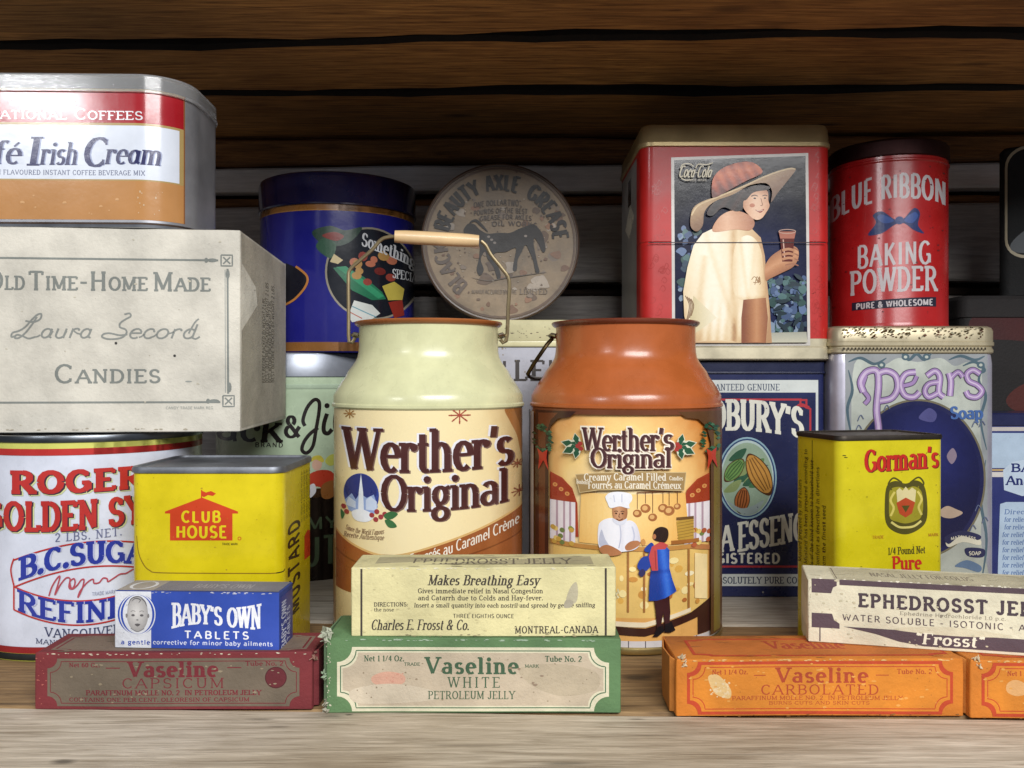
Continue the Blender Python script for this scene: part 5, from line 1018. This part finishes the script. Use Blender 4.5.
# ornamental name: black-letter strokes in lilac with darker edges
L_ = [([(861, 392), (858, 382), (864, 372), (874, 371), (876, 384), (874, 410), (876, 430), (874, 452)], 5.4), ([(874, 374), (884, 371), (893, 376), (895, 388), (889, 398), (877, 401)], 5), ([(863, 376), (860, 388), (866, 398), (862, 404)], 3),
      ([(913, 372), (903, 374), (898, 384), (902, 395), (911, 397), (917, 392)], 4.6), ([(900, 386), (910, 383), (914, 376)], 2.8),
      ([(924, 376), (932, 371), (937, 377), (936, 392), (941, 397)], 4.6), ([(936, 382), (926, 384), (922, 391), (926, 397), (935, 393)], 4),
      ([(946, 373), (948, 382), (947, 396)], 4.8), ([(948, 378), (955, 372), (960, 377)], 3.6),
      ([(977, 374), (970, 370), (964, 374), (966, 381), (974, 385), (979, 391), (974, 397), (966, 396), (963, 391)], 4.2)]
for m, e, nw in ((M('574a66', 'tin'), 2.4, True), (M('9a7fae', 'tin'), .6, True), (M('c2b0cc', 'tin'), -2.6, True)):
    for i, (p, w_) in enumerate(L_):
        if w_+e > .6: c.line(m, p, w_+e, new=True)
c.text(M('3f5f98', 'tin'), 'Soap', 947, 980, 418.5, 11.5, th=.24, tn=.12, serif=.7, track=.02, new=True)
for x, y in ((972, 424), (979, 424), (858, 418), (864, 440), (856, 428), (975, 508), (982, 520), (970, 528), (852, 452), (884, 408)): c.line(M('5a6480', 'tin'), [(x-3, y+3), (x, y-3), (x+3, y+1)], .9)
c.build('label', t)
Yc, R, H, zb = .616, .0394, .1285, .1836; Xc = X(887.5, Yc)
t = thing('baking_powder_can', 'red round can with dark lid and a blue ribbon bow, on the soap tin', 'can', (Xc, Yc, zb), facing(Xc, Yc))
mb = MB(); lathe(mb, [(R-.001, 0), (R+.0004, .0006), (R+.0002, .0022), (R, .003), (R, H-.016), (R+.0008, H-.0152), (R+.0008, H-.0144), (R, H-.0136), (R, H-.011)], M('9c1416', 'tin')); mb.build('body', t)
mb = MB(); lathe(mb, [(R+.0002, H-.0118), (R+.0014, H-.0112), (R+.0012, H-.0102), (R+.0008, H-.0016), (R-.0006, H), (R-.003, H-.0004), (R-.004, H-.0014)], M('3a2020', 'dull')); mb.build('lid', t)
c = can_canvas(Xc, Yc, R, zb); whc, nv = M('b4aeb0', 'tin'), M('1b2a5c', 'tin')
aw = lambda x, y: (x, y+.006*(x-902)**2-.2)
c.text(whc, 'BLUE', 830, 873, 198, 24, th=.22, tn=.15, serif=0, track=.1, warp=lambda x, y: (x, y+.0028*(x-902)**2)); c.text(whc, 'RIBBON', 881, 946, 198, 23, th=.22, tn=.15, serif=0, track=.1, warp=lambda x, y: (x, y+.0028*(x-902)**2))
c.poly(nv, [(895, 220), (882, 211), (873, 214), (876, 222), (868, 233), (876, 234), (884, 232), (895, 225), (904, 224), (914, 231), (924, 234), (918, 226), (920, 214), (914, 209), (904, 219), (900, 217)], smooth=True, new=True); c.poly(M('2f4a88', 'tin'), [(894, 221), (882, 214), (877, 217), (884, 223)], smooth=True, new=True); c.poly(M('2f4a88', 'tin'), [(904, 221), (914, 213), (918, 217), (912, 224)], smooth=True); c.ell(M('24366c', 'tin'), 899.5, 221, 4.6, 4, 16)
c.text(whc, 'BAKING', 857, 931, 265, 22, th=.19, tn=.13, serif=0, track=.12, new=True, warp=lambda x, y: (x, y-(x-894)*.03)); c.text(whc, 'POWDER', 850, 937, 291, 22.5, th=.19, tn=.14, serif=.2, track=.10, warp=lambda x, y: (x, y-(x-894)*.03))
c.poly(M('1b1a2c', 'tin'), [(852, 301), (936, 297), (936, 306.5), (852, 309)], new=True); c.text(whc, 'PURE & WHOLESOME', 856, 933, 306.5, 5.6, th=.26, tn=.18, serif=0, track=.12, new=True, warp=lambda x, y: (x, y-(x-894)*.04))
c.scuff(M('5a1216', 'old'), 834, 165, 944, 318, 40, .3, 1.2)
c.build('label', t)

# --- yellow mustard tins
Yf = .425; w, d, H = .0865, .064, .1045; xc = X(208.5, Yf)
yl, lid = M('dcc812', 'tin'), M('8f939a', 'metal')
w = .0768; xc = X(282.5, Yf)-w/2
t = thing('mustard_tin', 'bright yellow mustard tin with a red house emblem, behind the small blue box', 'tin', (xc, Yf+d/2, 0), 0, 'yellow mustard tins')
mb = MB(); rbox(mb, w, d, .007, [(.0004, 0), (0, .0008), (0, H-.003)], yl); mb.build('body', t)
mb = MB(); rbox(mb, w, d, .007, [(.0002, H-.0034), (-.0008, H-.003), (-.001, H-.0012), (-.0004, H), (.0016, H), (.0022, H-.001), (.004, H-.0012)], M('868a92', 'dull')); mb.build('lid', t)
c = Canvas(Prism(rrect(w, d, .007)), 0, Yf, flat=(282.5-w*F/Yf, -w/2, 282.5, w/2)); orr, blk = M('c8401a', 'tin'), M('2a2414', 'tin')
c.poly(orr, [(165, 511.5), (202, 497.5), (238, 511.5), (238, 513.5), (232.5, 513.5), (232.5, 540.5), (170, 540.5), (170, 513.5), (165, 513.5)]); c.rect(orr, 201, 490, 202.2, 499); c.poly(orr, [(201.5, 490.5), (206, 492.5), (211, 491), (216, 493.5), (213, 496), (208, 495), (204, 497.2), (201.5, 495.5)])
c.text(yl, 'CLUB', 181.5, 220.5, 522, 10.6, th=.23, tn=.17, serif=0, track=.14); c.text(yl, 'HOUSE', 176, 227, 537.5, 11.2, th=.23, tn=.17, serif=0, track=.12); c.ringe(orr, 239.5, 538.5, 1.5, 1.5, .7)
c.line(M('8a6c1a', 'tin'), [(135.6, 536), (138, 552), (144, 565), (150, 570.5), (158, 572.6), (200, 573.2), (276, 573.4)], 1); c.line(blk, [(276, 573.4), (284, 573), (287, 571)], 1.1)
c.scuff(M('7a5c20', 'old'), 137, 467.4, 280, 469, 26, .3, .9, 2.5); c.scuff(M('8a6a20', 'old'), 134.8, 470, 139, 580, 12, .3, .8, .7); c.scuff(M('b89c20', 'tin'), 145, 475, 275, 575, 14, .3, 1)
c.text(blk, 'TRADE MARK', 222, 238, 545, 2.2, th=.16, tn=.1, serif=0)
c.build('label', t)
c2 = Canvas(Prism(rrect(w, d, .007)), 0, .455, flat=(282.5, w/2, 311, w/2+d)); up_ = lambda x0, y0, k=1: (lambda x, y: (x0+y*k, y0-x))
c2.text(blk, 'MUSTARD', 0, 92, 0, 9.5, th=.27, tn=.2, serif=0, track=.14, warp=up_(296, 611)); c2.poly(orr, [(301, 541), (304.5, 537), (308, 541), (308, 566), (301, 566)])
for k in range(4): c2.text(M('6a5c1a', 'tin'), 'NET WEIGHT 4 OUNCES PACKED BY', 0, 52, 0, 1.4, th=.16, tn=.12, serif=0, warp=up_(299+k*2.6, 525), new=True)
c2.build('label', t)

w, d, H = .0640, .0435, .1185; rz = 12; a = R_(rz); ax, ay = X(838.5, .4455), .4455
ox, oy = ax+math.cos(a)*w/2-math.sin(a)*d/2, ay+math.sin(a)*w/2+math.cos(a)*d/2
t = thing('mustard_tin', 'dull yellow mustard tin with red name and crest, before the soap tin', 'tin', (ox, oy, 0), rz, 'yellow mustard tins')
yg = M('c9bc14', 'tin')
mb = MB(); rbox(mb, w, d, .005, [(.0004, 0), (0, .0008), (0, H-.0025)], yg); mb.build('body', t)
mb = MB(); rbox(mb, w, d, .005, [(.0002, H-.0028), (-.0007, H-.0024), (-.0008, H-.001), (-.0003, H), (.0014, H), (.002, H-.0008), (.004, H-.001)], M('3c3630', 'dull')); mb.build('lid', t)
c = Canvas(Prism(rrect(w, d, .005)), 0, .452, flat=(838.5, -w/2, 940.5, w/2)); rdg, ig = M('b8241c', 'tin'), M('4a4410', 'tin')
c.text(M('5a1a14', 'tin'), "Gorman's", 863.8, 934.8, 470, 21, th=.215, tn=.12, serif=.6, track=.03, warp=lambda x, y: (x, y-(x-900)*.045)); c.text(rdg, "Gorman's", 863, 934, 469.4, 21, new=True, th=.2, tn=.11, serif=.6, track=.03, warp=lambda x, y: (x, y-(x-900)*.045))
# crest
cx, cy = 902.5, 507
c.poly(ig, [(884, 486), (892, 481), (902, 484), (912, 481), (920, 487), (923, 504), (922, 522), (914, 531), (902, 535), (890, 531), (883, 522), (882, 504)], smooth=True); c.poly(M('8f861e', 'tin'), [(887, 490), (895, 487), (902, 489), (910, 487), (917, 492), (919, 506), (917, 518), (911, 522), (902, 524), (894, 522), (887, 518), (886, 504)], smooth=True)
for s_ in (-1, 1):
    c.line(ig, [(cx+s_*4, 483), (cx+s_*12, 478), (cx+s_*17, 484), (cx+s_*14, 490)], 1.6); c.line(M('c2b45a', 'tin'), [(cx+s_*11, 492), (cx+s_*15, 500), (cx+s_*12, 508), (cx+s_*15, 516)], 2.2)
c.poly(M('c8bc8a', 'tin'), [(893, 491), (896, 488), (899, 491), (902, 487), (905, 491), (908, 488), (912, 491), (911, 503), (902, 509), (894, 503)], new=True); c.poly(M('a8401c', 'tin'), [(893, 503), (902, 498), (911, 503), (908, 514), (902, 518), (896, 514)], new=True); c.poly(ig, [(898, 506), (906, 506), (902, 513)], new=True); c.line(M('c8bc6a', 'tin'), [(888, 522), (895, 527), (902, 528), (910, 527), (917, 522)], 2.2)
for s_, x0, x1 in (('TRADE', 870, 881), ('MARK', 924, 934)): c.text(M('b07a1c', 'tin'), s_, x0, x1, 538, 3, th=.18, tn=.12, serif=0)
c.text(ig, '1/4 Pound Net', 885, 921, 554.5, 7, th=.17, tn=.1, track=.05); c.text(rdg, 'Pure', 889, 917, 570, 13, th=.2, tn=.13, serif=.4); c.text(rdg, 'MUSTARD', 862, 938, 588, 13, th=.2, tn=.13, serif=0)
c.scuff(M('8f8412', 'tin'), 842, 445, 934, 575, 22, .2, .9); c.scuff(M('6a4a1a', 'old'), 840, 437.5, 936, 439.4, 22, .3, .8, 2.2); c.scuff(M('6a4a1a', 'old'), 931, 440, 936, 580, 10, .3, .9, .6); c.build('label', t)
c2 = Canvas(Prism(rrect(w, d, .005)), 0, .47, flat=(798, -w/2-d, 838.5, -w/2))
for k, (s_, l) in enumerate((('Mustard prepared by the Packers', 84), ('Mustard has been prepared according to', 116), ('is of the kind known to household use', 106), ('Comfort as described in directions', 100), ('from the finest seed', 64))):
    c2.text(M('3c3808', 'tin'), s_, 0, l, 0, 3.0, th=.2, tn=.14, serif=.3, warp=up_(807+k*5.6, 566), new=True)
c2.line(ig, [(817.5, 440), (817.5, 574)], .5, smooth=False); c2.scuff(ig, 838, 450, 843, 458, 2, .6, 1); c2.build('label', t)

# --- tablet tin cut off at the right edge
Yf = .608; w, d, H = .085, .042, .1235; xc = .3285+w/2
t = thing('medicine_tin', 'pale and dark blue printed tin cut off by the right edge', 'tin', (xc, Yf+d/2, 0), 0)
lb, db = M('a9bccf', 'tin'), M('1f2a66', 'tin')
mb = MB(); rbox(mb, w, d, .004, [(.0005, 0), (0, .0008), (0, H-.008)], M('27326e', 'tin')); mb.build('body', t)
mb = MB(); rbox(mb, w+.0012, d+.0012, .0045, [(0, H-.009), (-.0004, H-.0085), (-.0004, H-.001), (.001, H)], M('1d2148', 'tin')); mb.build('lid', t)
c = Canvas(Prism(rrect(w, d, .004)), 0, Yf, flat=(512+.3285*F/Yf, -w/2, 512+(.3285+w)*F/Yf, w/2))
c.rect(M('b9b3ae', 'tin'), 991.5, 427, 1112, 431); c.rect(lb, 992, 433, 1112, 468); c.rect(M('b49a6a', 'tin'), 991, 469, 1112, 471); c.rect(M('c8c4c0', 'tin'), 991, 472, 1112, 477)
c.poly(M('b8c8d8', 'tin'), [(1003, 470), (1012, 462), (1022, 460), (1080, 460), (1088, 470), (1088, 488), (1022, 496), (1004, 490)]); c.text(db, 'BALM', 1011, 1054, 471.5, 7.5, th=.26, tn=.16, serif=.8); c.text(db, 'Analgesic', 1006, 1066, 484.5, 8.5, th=.24, tn=.13, serif=.5)
c.poly(lb, [(1000, 504), (1006, 502), (1108, 502), (1108, 610), (997, 610), (998, 560)], new=True)
for k in range(9): c.text(M('4f6a9a', 'tin'), 'for relief of pains and muscular aches rub' if k else 'Directions for use of balm', 1004-(k > 2)*2, 1104, 514+k*7.6, 4.6, th=.17, tn=.1, slant=.15, new=(k == 0))
c.build('label', t)

# --- dark tins in the shadow on the right
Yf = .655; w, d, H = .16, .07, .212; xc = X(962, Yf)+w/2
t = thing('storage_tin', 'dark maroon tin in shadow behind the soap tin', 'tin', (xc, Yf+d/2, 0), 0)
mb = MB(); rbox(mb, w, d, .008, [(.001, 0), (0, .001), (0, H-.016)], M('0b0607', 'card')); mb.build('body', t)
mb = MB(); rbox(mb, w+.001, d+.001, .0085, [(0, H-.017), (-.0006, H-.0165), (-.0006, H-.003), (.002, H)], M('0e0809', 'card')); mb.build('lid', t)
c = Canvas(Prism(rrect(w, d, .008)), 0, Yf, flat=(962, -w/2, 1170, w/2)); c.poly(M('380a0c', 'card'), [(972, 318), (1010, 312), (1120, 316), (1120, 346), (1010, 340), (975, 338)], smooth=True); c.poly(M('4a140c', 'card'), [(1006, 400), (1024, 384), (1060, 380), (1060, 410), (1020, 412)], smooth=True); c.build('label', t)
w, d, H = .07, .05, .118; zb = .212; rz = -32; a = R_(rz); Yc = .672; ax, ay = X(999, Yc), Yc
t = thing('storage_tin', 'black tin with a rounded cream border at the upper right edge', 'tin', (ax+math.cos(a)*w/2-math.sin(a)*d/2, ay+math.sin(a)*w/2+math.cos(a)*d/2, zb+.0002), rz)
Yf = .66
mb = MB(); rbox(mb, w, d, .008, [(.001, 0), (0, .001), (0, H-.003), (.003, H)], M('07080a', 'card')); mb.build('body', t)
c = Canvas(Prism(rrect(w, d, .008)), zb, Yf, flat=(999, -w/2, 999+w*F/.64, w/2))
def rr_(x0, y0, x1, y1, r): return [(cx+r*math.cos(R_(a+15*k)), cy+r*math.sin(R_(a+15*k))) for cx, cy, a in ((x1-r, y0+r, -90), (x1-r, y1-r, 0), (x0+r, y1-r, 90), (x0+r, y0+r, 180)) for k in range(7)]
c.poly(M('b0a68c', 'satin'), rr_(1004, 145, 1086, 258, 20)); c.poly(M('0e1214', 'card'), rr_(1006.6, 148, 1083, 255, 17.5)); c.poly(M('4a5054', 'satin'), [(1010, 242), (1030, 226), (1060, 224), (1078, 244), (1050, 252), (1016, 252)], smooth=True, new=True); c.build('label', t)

# --- candy box of white board and the coffee tin on it
w, h, d = .193, .1115, .142; rz = 5.0; a = R_(rz); fx, fy = -.1504, .4705; z0 = .1192
t, pr = carton('candy_box', 'large white cardboard candy box with grey lettering, under the coffee tin', 'box', fx-math.cos(a)*w/2, fy-math.sin(a)*w/2, z0, w, d, h, M('cfcabd', 'card'), rz)
c = Canvas(pr, z0, .462, flat=(240-350, -w/2, 240.5, w/2)); gr = M('7f837e', 'card'); gl = M('9a9d97', 'card')
c.line(gr, [(-98, 258.5), (219, 258.5)], 2, smooth=False); c.line(gr, [(-98, 402.5), (221, 402.5)], 2, smooth=False); c.line(gr, [(228, 267), (228.6, 394)], 2, smooth=False); c.line(gl, [(225.6, 268), (226, 393)], .8, smooth=False)
for x, y in ((227.2, 258.5), (229, 401.5)):
    c.closed(gr, [(x-5.5, y-5.5), (x+5.5, y-5.5), (x+5.5, y+5.5), (x-5.5, y+5.5)], 1.4, new=True); c.line(gr, [(x-3.4, y-3.4), (x+3.4, y+3.4)], 1.4, smooth=False); c.line(gr, [(x-3.4, y+3.4), (x+3.4, y-3.4)], 1.4, smooth=False)
    c.ell(gr, x-14, y, 5, 2, 12); c.ell(gr, x+1, y+(14 if y < 300 else -14), 2, 5, 12); c.ell(gr, x-20, y, 2, 2.6, 10)
tx = dict(th=.17, tn=.12, serif=.35, small=.72, track=.09)
c.text(gr, 'Old', -1, 33, 289.5, 17.5, **tx); c.text(gr, 'Time-Home', 37, 150, 289.5, 17.5, **tx); c.text(gr, 'Made', 156, 211, 289.5, 17.5, **tx); c.text(gr, 'Candies', 61, 162.5, 382.5, 17.5, **tx)
scr = M('8a8d88', 'card')   # handwritten name
for p in ([(25, 336), (21, 337), (22, 333), (28, 331), (34, 327), (40, 320), (45, 315), (49, 314), (48, 319), (42, 322), (34, 321)], [(45, 317), (40, 325), (34, 333), (28, 338), (24, 338), (26, 335), (31, 336), (37, 338.6), (43, 337)],
          [(128, 314), (133, 313), (134, 316), (129, 319), (124, 323), (124, 327), (129, 329), (130, 333), (125, 337.6), (114, 339), (107, 337), (108, 334), (114, 333), (124, 335), (131, 334)]):
    c.line(scr, p, 1.8, n=5)
c.text(scr, 'ɑurɑ', 46, 96, 338, 14.5, th=.125, tn=.115, serif=0, slant=.38, track=.0); c.text(scr, 'ecord', 130, 197, 338, 14.5, th=.125, tn=.115, serif=0, slant=.38, track=.0); c.line(scr, [(193, 337), (197, 338.4), (201, 336)], 1.7); c.line(scr, [(190, 333), (196, 322), (200, 318)], 1.7)
for xa, ya, xb, yb in ((43, 337, 48, 335), (56, 337, 60, 331), (69, 337, 73, 331), (80, 331, 86, 334), (142, 337, 147, 334), (153, 337, 159, 334), (170, 333, 176, 331)): c.line(scr, [(xa, ya), ((xa+xb)/2, (ya+yb)/2+.6), (xb, yb)], 1.5)
for x, y in ((120, 343), (176.5, 355.5)): c.ell(M('3a3836', 'card'), x, y, 1.4, 1.4, 10)
c.text(gl, 'CANDY TRADE MARK REG', 168, 214, 409.5, 2.6, th=.16, tn=.1, serif=0); c.ell(gl, 190, 381.5, 3.4, .8, 10)
c.ringe(gr, -18, 335, 21, 32, 2); c.ringe(gl, -18, 335, 17, 28, 1); c.poly(gl, [(-32, 345), (-24, 322), (-14, 318), (-8, 330), (-6, 352), (-18, 358)], smooth=True)
c.scuff(M('c2bba8', 'card'), -100, 235, 236, 426, 16, .4, 1.8); c.scuff(M('a89f8c', 'card'), -100, 428.4, 236, 430, 26, .3, 1, 3); c.scuff(M('e0dccf', 'card'), 237.5, 234, 240, 428, 26, .3, 1.2, .6); c.scuff(M('a89f8c', 'card'), 0, 240, 236, 420, 10, .2, .6)
c.build('label', t)
c2 = Canvas(pr, z0, .4705, flat=(240.5, w/2, 290, w/2+d)); fl_ = M('c4bdad', 'card')
c2.poly(fl_, [(241.5, 233), (288.5, 234), (288.5, 427), (241.5, 428)])
for k in range(4): c2.text(M('6a6456', 'card'), 'BEST BEFORE PACKED BY WEIGHT 2 LBS', 0, 96+20*(k % 2), 0, 3, th=.2, tn=.14, serif=0, warp=up_(264+k*3.4, 384), new=True)
c2.scuff(M('a59d8c', 'card'), 243, 240, 287, 420, 50, .2, .9, .6); c2.build('label', t)
zt = z0+h+.0002
Yf = .464; w, d, H = .128, .078, .0845; xc = -.1815-w/2
t = thing('coffee_tin', 'rounded coffee tin with red white and tan label and clear lid, on the candy box', 'tin', (xc, Yf+d/2, zt), 1.5)
mb = MB(); rbox(mb, w, d, .026, [(.0008, .002), (0, .003), (0, H-.0085)], M('a2a3a8', 'foil'), 14); mb.build('body', t)
mb = MB(); rbox(mb, w, d, .026, [(.0004, 0), (-.0010, .0004), (-.0012, .0018), (-.0004, .003), (.0004, .0034)], M('b9bcc2', 'metal'), 14); mb.build('base_rim', t)
cl = bpy.data.materials.new('clear_plastic'); cl.use_nodes = True; b_ = cl.node_tree.nodes['Principled BSDF']
b_.inputs['Base Color'].default_value = (.86, .87, .87, 1); b_.inputs['Roughness'].default_value = .2; b_.inputs['Transmission Weight'].default_value = .82; b_.inputs['IOR'].default_value = 1.45
nz = nd(cl.node_tree, 'ShaderNodeTexNoise', Scale=60., Detail=4.); cl.node_tree.links.new(ramp(cl.node_tree, nz.outputs[0], .3, .8, (.08,.08,.08,1), (.3,.3,.3,1)), b_.inputs['Roughness'])
mb = MB(); rbox(mb, w+.0016, d+.0016, .0268, [(.0003, H-.0105), (-.0004, H-.0102), (-.0004, H-.0088), (.0002, H-.0084), (.0002, H-.0012), (.0012, H), (.0035, H), (.0042, H-.0016), (.006, H-.002)], cl, 14); mb.build('lid', t)
pr = Prism(rrect(w, d, .026, 14)); LR = w/2-.026
c = Canvas(pr, zt, Yf, flat=(512+(xc-w/2)*F/Yf, -w/2, 512+(xc+w/2-.026)*F/Yf, w/2-.026)); xr = c.x(w/2-.026+.026*1.02); xl = c.x(-w/2-.01)
pr.c  # label wraps round the right front corner
rdc, gdc, wtc, tanc = M('9c1a24', 'gloss'), M('a8905c', 'gloss'), M('d3d9e4', 'gloss'), M('b5824e', 'gloss')
c.rect(rdc, xl, 90.5, xr, 122.5); c.rect(gdc, xl, 88.6, xr, 90.5); c.rect(gdc, xl, 122.5, xr, 125); c.rect(wtc, xl, 125, xr-5, 179); c.rect(gdc, xl, 179, xr, 180.4); c.rect(tanc, xl, 180.4, xr, 219.5); c.rect(gdc, xr-5, 125, xr, 179); c.rect(M('8a5a34', 'gloss'), xr, 88.6, xr+1.6, 219.5)
wg, nvc = M('d8d4d8', 'gloss'), M('2a2c58', 'gloss')
c.text(wg, 'General Foods', 8, 74, 105, 8, th=.16, tn=.08, serif=.6, slant=.12, new=True); c.text(wg, 'International Coffees', -58, 140, 119, 10.5, th=.17, tn=.10, serif=.8, small=.76, track=.05)
for dx, m, th in ((.9, M('8f98b8', 'gloss'), .23), (0, nvc, .20)):
    c.text(m, 'Cɑfé', -46+dx, 19+dx, 164, 22.5, new=True, th=th*.9, tn=.06, serif=.4, slant=.16, track=.02)
    c.text(m, 'I', 26+dx, 37+dx, 165, 27, th=th*1.1, tn=.07, serif=1.4, slant=.16); c.text(m, 'rish', 38+dx, 75+dx, 164.5, 22, th=th*.9, tn=.06, serif=.5, slant=.16, track=.02); c.text(m, 'C', 80+dx, 104+dx, 166, 28, th=th*.95, tn=.06, serif=.8, slant=.16); c.text(m, 'reɑm', 102+dx, 157+dx, 163.5, 21, th=th*.9, tn=.06, serif=.4, slant=.18, track=.02)
c.text(M('6a6f88', 'gloss'), 'IRISH CREAM FLAVOURED INSTANT COFFEE BEVERAGE MIX', -40, 142, 174.8, 4.6, th=.16, tn=.1, serif=.3, track=.1, new=True)
c.scuff(M('c8b090', 'gloss'), 130, 190, 160, 214, 14, .4, 1.6, .8); c.scuff(M('c89a68', 'gloss'), -20, 195, 120, 216, 10, .5, 2)
c.build('label', t)
